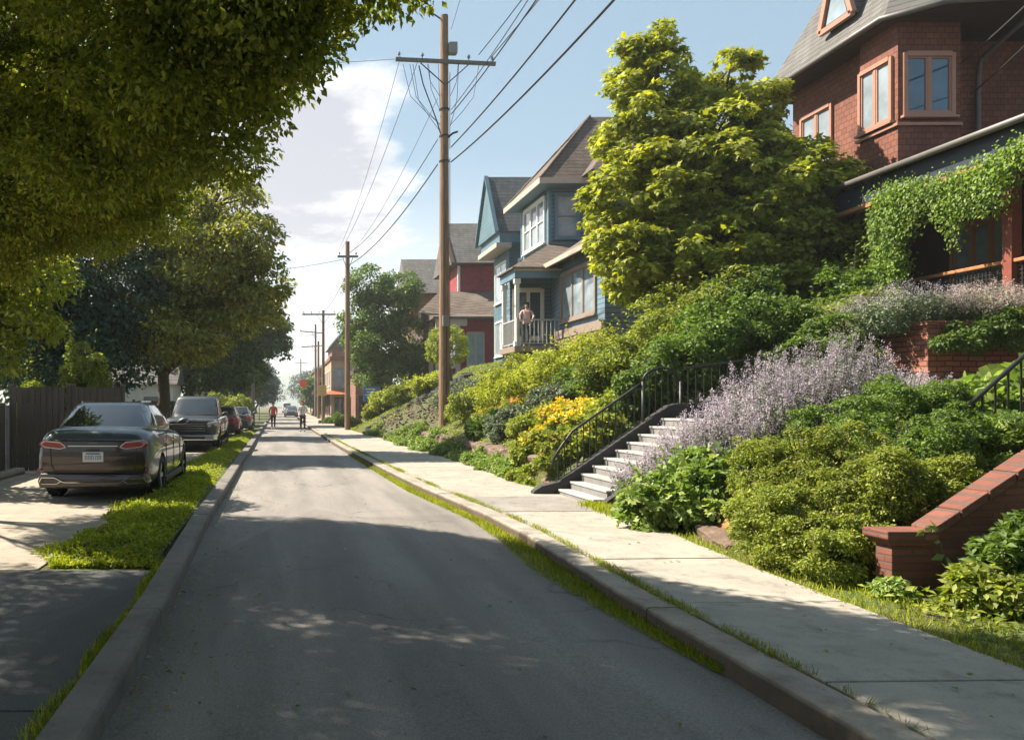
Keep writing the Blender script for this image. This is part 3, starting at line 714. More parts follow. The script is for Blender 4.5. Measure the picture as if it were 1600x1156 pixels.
    for s in (-1,1):
        # mirror
        mir=MB(); mir.loft([[(s*(hw-.06),P['mir']-.03,zb+.0),(s*(hw-.06),P['mir']+.05,zb),(s*(hw-.06),P['mir']+.05,zb+.06),(s*(hw-.06),P['mir']-.03,zb+.06)],
            [(s*(hw+.07),P['mir']-.08,zb+.0),(s*(hw+.07),P['mir']+.06,zb),(s*(hw+.07),P['mir']+.05,zb+.16),(s*(hw+.07),P['mir']-.08,zb+.16)],
            [(s*(hw+.2),P['mir']-.07,zb+.03),(s*(hw+.2),P['mir']+.03,zb+.03),(s*(hw+.2),P['mir']+.03,zb+.14),(s*(hw+.2),P['mir']-.07,zb+.14)]])
        mo=mir.build('wing_mirror',pm,root,smooth=True,subsurf=1)
        for yh in P['bpil']:
            MB().bar((s*(hw-.0),yh-.34,P['zh']),(s*(hw-.0),yh-.12,P['zh']+.005),.03,.03).build('door_handle',M['chrome'],root,bevel=.01)
        sm=MB()
        for yh in P['bpil']+[P['mir']+.15]: sm.bar((s*(hw+.001),yh,P['zs0']),(s*(hw*.985),yh,zb-.08),.008,.012,up=(s,0,0))
        sm.build('door_seam',M['blackplastic'],root)
        sk=MB(); sk.bar((s*(hw-.03),wy[0]+wr*1.2,.24),(s*(hw-.03),wy[1]-wr*1.2,.24),.06,.11,up=(0,0,1)); sk.build('sill_trim',M['blackplastic'],root,bevel=.02)
    # wheels
    for y in wy:
        for s in (-1,1):
            x=s*(hw-.13); wh=empty('wheel',(x,y,wr)); wh.parent=root
            rings=[]
            for (dx,rr_) in ((-.12,wr*.62),(-.12,wr*.93),(-.09,wr),(.09,wr),(.12,wr*.93),(.12,wr*.66),(.06,wr*.64)):
                rings.append([(s*dx,rr_*math.cos(a),rr_*math.sin(a)) for a in [2*math.pi*k/28 for k in range(28)]])
            MB().loft(rings).build('tyre',M['rubber'],wh,smooth=False)
            rm=MB(); rm.tube([(s*.02,0,0),(s*.085,0,0)],[wr*.2,wr*.16],14)
            for k in range(5):
                a=2*math.pi*k/5; rm.bar((s*.07,0,0),(s*.085,wr*.62*math.cos(a),wr*.62*math.sin(a)),.07,.03,up=(1,0,0))
            rm.tube([(s*.0,0,0),(s*.012,0,0)],[wr*.62,wr*.62],24); rm.mi=0
            rm.tube([(s*.05,0,0),(s*.1,0,0)],[wr*.66,wr*.66],24,caps=False)
            rm.build('rim',M['rim'],wh)
    return root
# --- sedan seen from behind
ST=[(0.06,.74,.40,.60,.74,.66,.0),(.02,.86,.27,.80,1.0,.76,.02),(.10,.925,.22,.92,1.12,.80,.04),(.45,.955,.19,.96,1.20,.84,0),(1.2,.965,.18,.98,1.18,.80,0),(2.4,.965,.18,.97,1.12,.80,0),
    (3.4,.96,.18,.93,1.06,.80,0),(4.1,.945,.19,.86,.99,.74,0),(4.6,.90,.2,.74,.87,.66,0),(4.85,.80,.24,.58,.70,.6,0),(4.9,.62,.32,.5,.56,.5,0)]
P=dict(L=4.9,hw=.965,paint='car_silver',stations=ST,wr=.345,wheels=(.92,3.85),cab=((.42,3.35,.80,1.16),(1.15,2.45,.62,1.60)),bpil=[1.35,2.25],mir=3.0,zh=.9,zs0=.35)
car=make_car('parked_sedan','dark grey sedan with dark reflections coloured into its tail, parked nearest with its rear to the camera','car',(-2.99,12.2,.05),0,P)
# rear face dressing
pan=MB()
def rearx(pts,y): return [(x,y,z) for x,z in pts]
pan=MB().loft([rearx([(-.80,.44),(-.86,.62),(-.83,.86),(-.74,1.0),(.74,1.0),(.83,.86),(.86,.62),(.80,.44)],.022),rearx([(-.76,.46),(-.82,.62),(-.80,.85),(-.71,.975),(.71,.975),(.80,.85),(.82,.62),(.76,.46)],-.012)])
pan.build('tailgate_panel',M['car_dark_reflection'],car,smooth=True,bevel=.012)
bm_=MB().loft([rearx([(-.88,.22),(-.91,.34),(-.86,.47),(.86,.47),(.91,.34),(.88,.22)],.10),rearx([(-.84,.23),(-.87,.34),(-.83,.465),(.83,.465),(.87,.34),(.84,.23)],-.04),rearx([(-.80,.25),(-.82,.34),(-.80,.45),(.80,.45),(.82,.34),(.80,.25)],-.07)])
bm_.build('bumper',M['car_dark_reflection'],car,smooth=True,bevel=.01)
MB().box((-.72,-.062,.235),(.72,.1,.285)).build('diffuser',M['blackplastic'],car,bevel=.01)
for s in (-1,1):
    l=MB().loft([rearx([(s*.40,.865),(s*.42,.90),(s*.50,.97),(s*.80,1.0),(s*.88,.93),(s*.83,.86),(s*.50,.83)],.03),rearx([(s*.41,.87),(s*.43,.90),(s*.51,.962),(s*.78,.985),(s*.85,.93),(s*.80,.87),(s*.51,.84)],-.028)])
    t=l.build('tail_light',M['tail'],car,bevel=.008)
    MB().tube([(s*.43,-.033,.875),(s*.46,-.035,.905),(s*.52,-.036,.95),(s*.76,-.03,.972),(s*.82,-.022,.93),(s*.77,-.032,.88),(s*.52,-.036,.85),(s*.43,-.033,.875)],.010,6).build('lens_outline',M['lens'],t)
    MB().tube([(s*.84,-.055,.33),(s*.80,-.078,.40),(s*.60,-.08,.40),(s*.46,-.08,.33),(s*.40,-.08,.325),(s*.0,-.082,.325)],.013,6).build('bumper_trim',M['chrome'],car)
    MB().tube([(s*.80,-.073,.30),(s*.56,-.082,.30),(s*.50,-.08,.335)],.009,6).build('exhaust_trim',M['chrome'],car)
MB().box((-.40,-.034,.885),(.40,-.010,.905)).build('chrome_bar',M['chrome'],car,bevel=.004)
pl=MB().box((-.165,-.028,.64),(.165,-.010,.80)).build('number_plate',M['plate'],car,bevel=.006)
mb=MB()
for k,x in enumerate((-.125,-.075,-.025,.04,.09)): 
    mb.box((x,-.031,.675),(x+.008,-.028,.735)); mb.box((x+.026,-.031,.675),(x+.034,-.028,.735)); mb.box((x,-.0308,.735),(x+.034,-.028,.743))
mb.box((-.11,-.031,.762),(.11,-.028,.782))
mb.build('plate_characters',M['plateink'],pl)
mb=MB(); 
for x in (-.06,-.025,.01,.045): mb.bar((x,-.035,.93),(x+.012,-.035,.95),.006,.008,up=(0,1,0))
mb.build('badge',M['chrome'],car)
for s in (-1,1): MB().tube([(s*.53,1.28,1.545),(s*.53,1.36,1.60),(s*.53,2.2,1.605),(s*.53,2.32,1.55)],.014,6).build('roof_rail',M['chrome'],car)
sm=MB()
sm.tube([(-.70,-.016,.985),(-.66,-.016,.60),(-.62,-.016,.50),(.62,-.016,.50),(.66,-.016,.60),(.70,-.016,.985)],.005,4)
sm.build('boot_seam',M['blackplastic'],car)
MB().box((-.10,-.036,.815),(.10,-.012,.835)).build('boot_handle',M['blackplastic'],car,bevel=.005)
for s in (-1,1): MB().box((s*.86-.03,-.02,.50),(s*.86+.03,.06,.535)).build('reflector',M['tail'],car,bevel=.01)
# --- pickup facing the camera (rz=180)
ST2=[(0.0,.90,.5,.95,1.12,.86,0),(.05,.95,.42,1.0,1.16,.88,0),(1.2,.97,.36,1.02,1.2,.88,0),(2.6,.975,.34,1.02,1.2,.88,0),(3.6,.975,.34,1.0,1.19,.86,0),(4.4,.97,.34,.98,1.16,.84,0),
     (5.1,.965,.32,.93,1.12,.82,0),(5.45,.94,.3,.88,1.08,.82,0),(5.6,.88,.32,.8,1.0,.78,0),(5.63,.74,.42,.7,.9,.66,0)]
P2_=dict(L=5.6,hw=.98,paint='car_truck',stations=ST2,wr=.40,wheels=(1.0,4.6),cab=((1.9,4.15,.84,1.17),(2.15,3.35,.70,1.86)),bpil=[2.6],mir=3.75,zh=1.02,zs0=.45,thin=True)
tr=make_car('parked_pickup','slate grey pickup parked facing the camera behind the sedan','pickup truck',(-3.05,25.2+5.6,.05),math.pi,P2_)
yf=5.62
MB().loft([[(x,yf+.0,z) for x,z in ((-.56,.62),(-.60,.92),(.60,.92),(.56,.62))],[(x,yf+.045,z) for x,z in ((-.53,.64),(-.57,.90),(.57,.90),(.53,.64))]]).build('grille',M['blackplastic'],tr,bevel=.01)
mb=MB()
for k in range(3): mb.box((-.55,yf+.045,.69+k*.075),(.55,yf+.06,.705+k*.075))
mb.build('grille_bar',M['chrome'],tr)
for s in (-1,1):
    h=MB().loft([[(s*x,yf-.16 if x>.8 else yf,z) for x,z in ((.62,.80),(.62,.96),(.93,1.0),(.95,.84))],[(s*x,yf-.10 if x>.8 else yf+.04,z) for x,z in ((.63,.81),(.63,.95),(.91,.985),(.93,.85))]]).build('headlight',M['lens'],tr,bevel=.01)
MB().loft([[(x,yf-.1,z) for x,z in ((-.95,.36),(-.95,.58),(.95,.58),(.95,.36))],[(x,yf+.10,z) for x,z in ((-.85,.38),(-.85,.56),(.85,.56),(.85,.38))]]).build('bumper',M['chrome'],tr,bevel=.03)
MB().box((-.55,yf+.10,.43),(.55,yf+.115,.5)).build('air_intake',M['blackplastic'],tr)

# --- smaller cars beyond
STH=[(0.0,.72,.38,.62,.80,.62,0),(.04,.84,.26,.78,.98,.72,.0),(.3,.875,.22,.86,1.05,.76,0),(1.2,.885,.2,.88,1.05,.76,0),(2.4,.885,.2,.87,1.0,.76,0),(3.3,.87,.2,.8,.93,.7,0),(3.9,.8,.22,.66,.78,.6,0),(4.05,.62,.3,.5,.58,.5,0)]
P3=dict(L=4.05,hw=.885,paint='car_red',stations=STH,wr=.32,wheels=(.75,3.2),cab=((.2,2.95,.74,1.03),(.65,2.0,.60,1.45)),bpil=[1.3,2.0],mir=2.5,zh=.82,zs0=.35)
c3=make_car('parked_hatchback','small dark red hatchback parked beyond the pickup','car',(-2.86,36.2,.05),0,P3)
for s in (-1,1): MB().box((s*.70-.11,-.03,.74),(s*.70+.11,.06,.9)).build('tail_light',M['signred'],c3,bevel=.02)
MB().box((-.2,-.02,.5),(.2,.05,.62)).build('number_plate',M['plate'],c3)
P4=dict(P3); P4['paint']='car_silver'
c4=make_car('parked_hatchback','pale blue-grey hatchback parked in front of the dark red one','car',(-2.55,43.0,.05),0,P4)
for s in (-1,1): MB().box((s*.70-.11,-.03,.74),(s*.70+.11,.06,.9)).build('tail_light',M['signred'],c4,bevel=.02)
P5=dict(P3); P5['paint']='car_black'
c5=make_car('oncoming_car','dark car on the road in the far distance','car',(1.2,96+4,.0),math.pi,P5,group=None)
for s in (-1,1): MB().box((s*.62-.14,4.0,.62),(s*.62+.14,4.08,.74)).build('headlight',M['lens'],c5,bevel=.02)
MB().box((-.3,3.98,.36),(.3,4.1,.5)).build('grille',M['blackplastic'],c5)
M['car_white']=paint('white_car_paint',(.6,.6,.6),.35,.0)
c6=make_car('parked_van','white van standing far off at the road end','van',(1.0,150,.0),math.pi,dict(P3,paint='car_white',cab=((.1,3.2,.82,1.03),(.15,2.7,.76,2.0))),group=None)
for s in (-1,1): MB().box((s*.62-.14,4.0,.62),(s*.62+.14,4.08,.74)).build('headlight',M['lens'],c6,bevel=.02)
# ------------------------------------------------------------------ houses
def window(root,c,d,wd,h,n,frame='trim_white',gl='glass',mull=1,bars=0,fr=.07,proud=.05,sill=True,name='window'):
    """c lower corner, d unit direction along the wall, n outward normal"""
    c=Vector(c); d=Vector(d); n=Vector(n); up=Vector((0,0,1)); mb=MB()
    def bx(u0,v0,u1,v1,o0,o1):
        vs=[]
        for o in (o0,o1):
            for u,v in ((u0,v0),(u1,v0),(u1,v1),(u0,v1)): vs.append(c+d*u+up*v+n*o)
        mb.add(vs,[(0,3,2,1),(4,5,6,7),(0,1,5,4),(1,2,6,5),(2,3,7,6),(3,0,4,7)])
    bx(-fr,-fr,0,h+fr,-.02,proud); bx(wd,-fr,wd+fr,h+fr,-.02,proud); bx(0,h,wd,h+fr*1.3,-.02,proud+.01); bx(0,-fr,wd,0,-.02,proud)
    if sill: bx(-fr-.04,-fr-.05,wd+fr+.04,-fr-.001,-.02,proud+.05)
    for k in range(1,mull+1):
        u=wd*k/(mull+1); bx(u-.03,0,u+.03,h,0,proud-.015)
    for k in range(1,bars+1):
        v=h*k/(bars+1); bx(0,v-.018,wd,v+.018,0,proud-.02)
    w=mb.build(name,M[frame],root)
    # sash lines
    s=MB(); mb=s
    for k in range(mull+1):
        a=wd*k/(mull+1)+(.03 if k else 0); b=wd*(k+1)/(mull+1)-(.03 if k<mull else 0)
        bx(a,0,a+.035,h,0,proud-.025); bx(b-.035,0,b,h,0,proud-.025); bx(a+.035,0,b-.035,.035,0,proud-.025); bx(a+.035,h-.035,b-.035,h,0,proud-.025)
    s.build('sash',M[frame],w)
    p=MB(); mb=p; bx(0,0,wd,h,-.0,.012); p.build('pane',M[gl],w)
    return w
def solid(pts_top,th):
    """slab from a planar/loose polygon: vertices offset straight down by th"""
    mb=MB(); n=len(pts_top); vs=[tuple(p) for p in pts_top]+[(p[0],p[1],p[2]-th) for p in pts_top]
    return mb.add(vs,[tuple(range(n)),tuple(range(n,2*n))[::-1]]+[(i,n+i,n+(i+1)%n,(i+1)%n) for i in range(n)])
def railing(root,a,b,h,mat,sp=.12,post=True,rad=.012,top=.04):
    a=Vector(a);b=Vector(b);L=(b-a).length; n=max(1,int(L/sp))
    r=MB().bar(a+Vector((0,0,h)),b+Vector((0,0,h)),top,top*.8).build('rail',M[mat],root)
    MB().bar(a+Vector((0,0,.1)),b+Vector((0,0,.1)),top*.7,top*.6).build('rail',M[mat],root)
    bl=MB()
    for i in range(1,n):
        p=a.lerp(b,i/n); bl.tube([p+Vector((0,0,.1)),p+Vector((0,0,h))],rad,6)
    bl.build('baluster',M[mat],r)
    if post:
        for p in (a,b): MB().bar(p-Vector((0,0,.05)),p+Vector((0,0,h+.08)),top*1.6,top*1.6).build('newel',M[mat],root)

# ================= red shingled house (right)
H1=tag(empty('shingled_house',(0,0,0)),'large red shingled house with grey hipped roof and corner bay at the right','house')
MB().prism([(13.15,16.85),(24,16.85),(24,26.0),(13.15,26.0)][:2]+[(24,19.75),(13.15,19.75)],1.5,9.62).build('wall',M['red_shingle'],H1)
# corner bay box
MB().prism([(12.84,16.0),(14.15,16.0),(14.55,16.85),(13.14,17.1),(12.84,17.05)],6.2,9.6).build('bay_wall',M['red_shingle'],H1)
window(H1,(12.84,16.98,7.62),(0,-1,0),.80,1.22,(-1,0,0),'trim_terra','glass_pale',1,fr=.07,proud=.06)
window(H1,(13.0,16.0,7.68),(1,0,0),.92,1.15,(0,-1,0),'trim_terra','glass_blue',1,fr=.08,proud=.06)
window(H1,(13.15,19.35,7.45),(0,-1,0),.98,1.28,(-1,0,0),'trim_terra','glass_pale',1,fr=.07,proud=.06)
MB().box((12.78,15.94,7.40),(14.14,17.12,7.46)).build('belt_trim',M['trim_terra'],H1)
# hip roof with turned eaves: soffit, roof, fascia + gutter
eave=[(12.55,19.95),(12.55,16.0),(13.25,15.35),(15.0,15.1),(24.5,15.1),(24.5,20.4),(12.9,20.4)]
ap1=(15.9,18.2,16.2); ap2=(21.5,18.2,16.2); ez=9.66
vs=[(x,y,ez) for x,y in eave]+[ap1,ap2]; n=len(eave)
MB().add(vs,[(0,1,n),(1,2,n),(2,3,n),(3,4,n+1,n),(4,5,n+1),(5,6,n,n+1),(6,0,n),tuple(range(n))[::-1]]).build('roof',M['roof_grey'],H1)
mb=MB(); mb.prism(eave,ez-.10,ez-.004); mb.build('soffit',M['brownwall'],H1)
mb=MB(); mb.tube([(x+(-.06 if i<2 else 0),y-(.06 if i>1 else 0),ez-.03) for i,(x,y) in enumerate(eave[:5])],.065,8); mb.build('gutter',M['gutter'],H1,smooth=True)
mb=MB(); mb.tube([(15.0,15.1,9.6),(15.1,15.6,9.4),(15.2,16.7,9.1),(15.2,16.76,8.6),(15.2,16.76,7.3),(15.05,16.7,7.15)],.05,8); mb.build('downpipe',M['gutter'],H1,smooth=True)
# triangular dormer on the street-side slope
def roofx(z,y): # x on the west slope plane through (12.55,y,ez) and apex
    t=(z-ez)/(16.2-ez); return 12.55+(15.9-12.55)*t
dz0,dy0,dy1=10.35,17.15,18.05
ym=(dy0+dy1)/2; dx=roofx(dz0,0)-.18; pz=dz0+1.55
DR=MB(); DR.add([(dx,dy0,dz0),(dx,dy1,dz0),(dx,ym,pz),(dx+1.4,dy0,dz0),(dx+1.4,dy1,dz0),(dx+1.4,ym,pz)],[(0,1,2),(0,3,4,1),(1,4,5,2),(0,2,5,3),(3,5,4)])
dr=DR.build('dormer',M['roof_grey'],H1)
f=MB(); a,b,c=Vector((dx-.02,dy0-.06,dz0-.03)),Vector((dx-.02,dy1+.06,dz0-.03)),Vector((dx-.02,ym,pz+.1))
for p,q in ((a,b),(b,c),(c,a)): f.bar(p,q,.12,.10,up=(1,0,0))
f.build('dormer_trim',M['trim_terra'],dr)
f=MB(); f.add([(dx-.015,dy0+.12,dz0+.08),(dx-.015,dy1-.12,dz0+.08),(dx-.015,ym,pz-.32),(dx-.001,dy0+.12,dz0+.08),(dx-.001,dy1-.12,dz0+.08),(dx-.001,ym,pz-.32)],[(0,2,1),(3,4,5),(0,1,4,3),(1,2,5,4),(2,0,3,5)]); f.build('pane',M['glass_pale'],dr)
# ---- porch
px0,px1,py0,py1=11.8,13.14,11.0,16.3
e0=11.42
MB().add([(e0,10.6,6.05),(e0,16.7,6.05),(13.2,16.7,6.78),(13.2,10.6,6.78),(e0,10.6,5.99),(e0,16.7,5.99),(13.2,16.7,6.72),(13.2,10.6,6.72)],[(0,1,2,3),(4,7,6,5),(0,4,5,1),(1,5,6,2),(2,6,7,3),(3,7,4,0)]).build('porch_roof',M['roof_grey'],H1)
MB().add([(e0+.0,9.0,6.0),(e0+0,10.59,6.04),(17,10.59,7.6),(17,9.0,7.6),(e0,9.0,5.94),(e0,10.59,5.98),(17,10.59,7.54),(17,9.0,7.54)],[(0,1,2,3),(4,7,6,5),(0,4,5,1),(1,5,6,2),(2,6,7,3),(3,7,4,0)]).build('porch_roof',M['roof_grey'],H1)
MB().tube([(e0-.06,9.0,5.98),(e0-.06,16.7,6.03)],.06,8).build('gutter',M['gutter'],H1,smooth=True)
MB().box((e0+.1,9.2,5.55),(e0+.2,16.5,5.96)).build('porch_fascia',M['navy'],H1)
MB().box((e0+.06,9.2,5.47),(e0+.22,16.5,5.548)).build('porch_trim',M['orange_wood'],H1)
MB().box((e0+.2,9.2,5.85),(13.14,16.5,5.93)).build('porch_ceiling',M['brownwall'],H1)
MB().box((px0,9.5,2.75),(13.14,py1,2.95)).build('porch_deck',M['porch_red'],H1,bevel=.01)
MB().box((px0+.1,9.6,1.4),(px0+.2,py1-.1,2.748)).build('porch_skirt',M['brick_dark'],H1)
for yy in (9.7,12.5,15.35):
    m_='porch_red' if yy<15 else 'trim_beige'
    c=MB(); c.box((px0+.0,yy-.085,2.95),(px0+.17,yy+.085,5.46)); c.box((px0-.03,yy-.115,2.95),(px0+.2,yy+.115,3.1)); c.box((px0-.03,yy-.115,5.3),(px0+.2,yy+.115,5.462)); c.build('porch_column',M[m_],H1,bevel=.01)
c=MB(); c.bar((px0+.085,9.7,3.93),(px0+.085,12.5,3.93),.12,.06); c.bar((px0+.085,12.5,3.93),(px0+.085,15.35,3.93),.12,.06); c.build('porch_rail',M['orange_wood'],H1,bevel=.01)
# woven lattice below the rail
c=MB()
for yy in np.arange(9.8,15.3,.07): c.box((px0+.085,yy,2.96),(px0+.093,yy+.014,3.89))
for z in np.arange(3.0,3.89,.07): c.box((px0+.094,9.78,z),(px0+.102,15.28,z+.014))
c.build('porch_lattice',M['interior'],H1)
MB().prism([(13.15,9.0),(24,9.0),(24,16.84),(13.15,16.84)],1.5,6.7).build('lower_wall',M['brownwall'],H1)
window(H1,(13.15,15.0,3.5),(0,-1,0),1.2,1.5,(-1,0,0),'trim_terra','glass_pale',2,1)
window(H1,(13.15,12.3,3.5),(0,-1,0),1.2,1.5,(-1,0,0),'trim_terra','glass',2,1)
d_=MB().box((13.08,13.25,2.96),(13.146,13.5+.0,5.1)).build('door_frame',M['trim_terra'],H1)
MB().prism([(14.0,26),(24,26),(24,20.45),(14.0,20.45)][::-1],1.5,8.2).build('rear_wall',M['red_shingle'],H1)

# ================= brick planter beside the porch
PL=tag(empty('brick_planter',(10.1,12.0,1.7)),'raised brick planter box below the porch, holding a flowering grey bush','planter')
def pbox(lo,hi,name,mat,bv=.01): return MB().box([a-b for a,b in zip(lo,(10.1,12,1.7))],[a-b for a,b in zip(hi,(10.1,12,1.7))]).build(name,M[mat],PL,bevel=bv)
pbox((10.1,12.0,1.55),(10.3,13.4,2.84),'wall','brick_dark'); pbox((10.302,12.0,1.55),(11.6,12.2,2.84),'wall','brick_dark'); pbox((11.4,12.202,1.55),(11.6,13.4,2.84),'wall','brick_dark')
pbox((10.302,12.202,1.55),(11.398,13.4,2.72),'soil_fill','soil')
pbox((10.06,11.96,2.842),(10.34,13.4,2.9),'coping','brick_dark'); pbox((10.342,11.96,2.842),(11.64,12.24,2.9),'coping','brick_dark')
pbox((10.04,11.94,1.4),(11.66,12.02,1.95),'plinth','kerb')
# ================= blue house
B=tag(empty('blue_house',(0,0,0)),'blue two storey house with pyramid roofed tower and white railed porch','house')
MB().prism([(10.45,30.0),(16,30.0),(16,40),(13,40),(13,33.4),(10.45,33.4)],2.6,10.2).build('wall',M['blue'],B)
mb=MB(); ex,ey0,ey1,ez=9.84,29.2,33.9,10.2
v=[(ex,ey0,ez),(16.4,ey0,ez),(16.4,ey1,ez),(ex,ey1,ez),(12.6,31.4,13.35),(14.0,31.4,13.35)]
mb.add(v,[(0,1,5,4),(1,2,5),(2,3,4,5),(3,0,4),(0,3,2,1)]).build('tower_roof',M['roof_brown'],B)
MB().prism([(ex-.01,ey0-.01),(16.4,ey0-.01),(16.4,ey1+.01),(ex-.01,ey1+.01)],ez-.16,ez-.003).build('soffit',M['blue_flat'],B)
mb=MB(); mb.tube([(ex,ey0,ez+.02),(12.6,31.4,13.38)],.06,6); mb.tube([(ex,ey1,ez+.02),(12.6,31.4,13.38)],.06,6); mb.build('hip_ridge',M['roof_brown'],B)
mb=MB(); mb.box((ex-.05,ey0-.05,ez-.2),(ex-.012,ey1,ez+.02)); mb.box((ex-.011,ey0-.05,ez-.2),(14,ey0-.012,ez+.02)); mb.build('fascia',M['trim_beige'],B)
# tall main roof behind the tower
MB().add([(12.0,30.0,10.22),(17.5,30.0,10.22),(17.5,41,10.22),(12.0,41,10.22),(14.8,33,14.2),(14.8,39,14.2)],[(0,1,4),(1,2,5,4),(2,3,5),(3,0,4,5),(0,3,2,1)]).build('main_roof',M['roof_brown'],B)
# small dormer wing roof toward viewer
MB().add([(11.4,28.2,10.25),(16.0,28.2,10.25),(16.0,31.0,10.25),(11.4,31.0,10.25),(12.9,29.7,12.1),(16.0,29.7,12.1)],[(0,1,5,4),(1,2,5),(2,3,4,5),(3,0,4),(0,3,2,1)]).build('dormer_roof',M['roof_brown'],B)
mb=MB()
for (x,y) in ((10.42,29.97),(10.42,33.3)): MB().box((x-.02,y-.02,7.9),(x+.10,y+.1,10.03)).build('corner_board',M['blue_flat'],B)
MB().box((11.75,29.95,7.9),(11.85,29.998,10.03)).build('corner_board',M['blue_flat'],B)
window(B,(10.45,32.95,8.1),(0,-1,0),2.5,1.65,(-1,0,0),'trim_white','glass_pale',2,1,fr=.10,proud=.08)
window(B,(10.75,30.0,8.15),(1,0,0),.78,1.6,(0,-1,0),'blue_flat','glass_pale',0,1,fr=.09,proud=.07)
# skirt roof and front porch
v=[(8.45,27.6,6.55),(10.9,27.6,6.55),(10.9,30.0,7.75),(10.44,30.0,7.85),(10.44,31.6,7.85),(8.45,31.6,6.55)]
MB().add([(8.3,27.6,6.55),(11.1,27.6,6.55),(11.1,29.99,7.85),(10.44,29.99,7.85),(10.44,29.985,7.86),(8.3,29.7,6.55),
          (8.3,27.6,6.5),(11.1,27.6,6.5),(11.1,29.99,6.5),(10.44,29.99,6.5),(10.44,29.985,6.5),(8.3,29.7,6.5)],
         [(0,1,2,3),(0,3,4,5),(6,9,8,7),(6,11,10,9),(0,6,7,1),(1,7,8,2),(5,11,6,0),(4,10,11,5)]).build('skirt_roof',M['roof_brown'],B)
MB().box((8.42,27.72,6.18),(10.9,27.82,6.495)).build('porch_fascia',M['blue_flat'],B); MB().box((8.42,27.825,6.18),(8.52,29.6,6.495)).build('porch_fascia',M['blue_flat'],B)
MB().box((8.38,27.66,6.42),(11.05,27.715,6.52)).build('gutter',M['trim_beige'],B)
MB().box((8.4,27.7,3.5),(10.44,29.6,3.72)).build('porch_deck',M['trim_brown'],B,bevel=.01)
MB().box((8.5,27.85,1.2),(8.6,29.55,3.498)).build('porch_skirt',M['navy'],B); MB().box((8.602,27.85,1.2),(10.4,27.95,3.498)).build('porch_skirt',M['navy'],B)
for (x,y) in ((8.55,27.9),(8.55,29.5)):
    c=MB(); c.box((x-.07,y-.07,3.72),(x+.07,y+.07,6.17)); c.box((x-.11,y-.11,3.72),(x+.11,y+.11,3.9)); c.box((x-.11,y-.11,5.98),(x+.11,y+.11,6.172)); c.build('porch_column',M['trim_white'],B,bevel=.01)
railing(B,(8.55,27.8,3.72),(10.35,27.8,3.72),.95,'trim_grey',.14,True,.02,.06); railing(B,(8.5,28.0,3.72),(8.5,29.45,3.72),.95,'trim_grey',.14,False,.02,.06)
window(B,(9.0,29.6,4.2),(1,0,0),1.0,1.75,(0,-1,0),'trim_white','glass',1,0,fr=.10,proud=.07)
MB().prism([(8.8,29.61),(10.44,29.61),(10.44,29.99),(8.8,29.99)],3.722,6.49).build('porch_wall',M['blue'],B)
# lower near wing with street windows
MB().prism([(10.1,24.0),(16,24.0),(16,29.98),(10.46,29.98),(10.1,28.0)],2.2,6.6).build('wing_wall',M['blue'],B)
window(B,(10.1,27.6,4.62),(0,-1,0),2.9,1.55,(-1,0,0),'trim_brown','glass_pale',2,0,fr=.10,proud=.07)
MB().box((9.95,23.9,3.95),(10.098,28.05,4.25)).build('belt_trim',M['trim_brown'],B,bevel=.01)
MB().box((9.98,23.9,2.0),(10.09,28.02,3.948)).build('foundation',M['rock'],B)
MB().add([(9.55,23.5,6.62),(9.55,28.3,6.62),(13.4,28.3,9.3),(13.4,23.5,9.3),(16.4,28.3,6.62),(16.4,23.5,6.62)],[(0,1,2,3),(3,2,4,5),(0,3,5),(1,4,2),(0,5,4,1)]).build('wing_roof',M['roof_brown'],B)
MB().box((9.46,23.5,6.5),(9.545,28.3,6.66)).build('gutter',M['trim_beige'],B)

# ================= teal house
T=tag(empty('teal_house',(0,0,0)),'teal gabled house with steep dark slate roof between the blue and crimson houses','house')
MB().prism([(11.5,38.8),(17,38.8),(17,41.6),(11.5,41.6)],2.4,10.4).build('wall',M['teal'],T)
ym,zr=40.2,13.5; e=10.25
MB().add([(10.75,38.3,e),(17.4,38.3,e),(17.4,42.1,e),(10.75,42.1,e),(10.75,ym,zr),(17.4,ym,zr)],[(0,1,5,4),(2,3,4,5),(0,4,3),(1,2,5),(0,3,2,1)]).build('roof',M['roof_slate'],T)
mb=MB(); mb.bar((10.7,38.2,e-.05),(10.7,ym,zr+.03),.08,.2,up=(1,0,0)); mb.bar((10.7,42.2,e-.05),(10.7,ym,zr+.03),.08,.2,up=(1,0,0)); mb.build('barge_board',M['teal_flat'],T)
MB().add([(10.74,38.45,e-.02),(10.74,41.95,e-.02),(10.74,ym,zr-.15),(10.9,38.45,e-.02),(10.9,41.95,e-.02),(10.9,ym,zr-.15)],[(0,2,1),(3,4,5),(0,1,4,3),(1,2,5,4),(2,0,3,5)]).build('gable_wall',M['teal'],T)
MB().box((10.72,38.35,9.45),(11.498,41.95,9.7)).build('cornice',M['trim_beige'],T,bevel=.02)
MB().box((10.9,38.4,9.702),(12.9,42.0,10.24)).build('frieze',M['teal_flat'],T)
window(T,(11.5,41.2,7.0),(0,-1,0),1.9,1.9,(-1,0,0),'trim_white','glass_pale',1,0)
window(T,(11.5,41.2,4.2),(0,-1,0),1.9,1.7,(-1,0,0),'trim_white','glass_pale',1,0)
window(T,(12.0,38.8,7.6),(1,0,0),.8,1.3,(0,-1,0),'trim_white','glass',0,1)

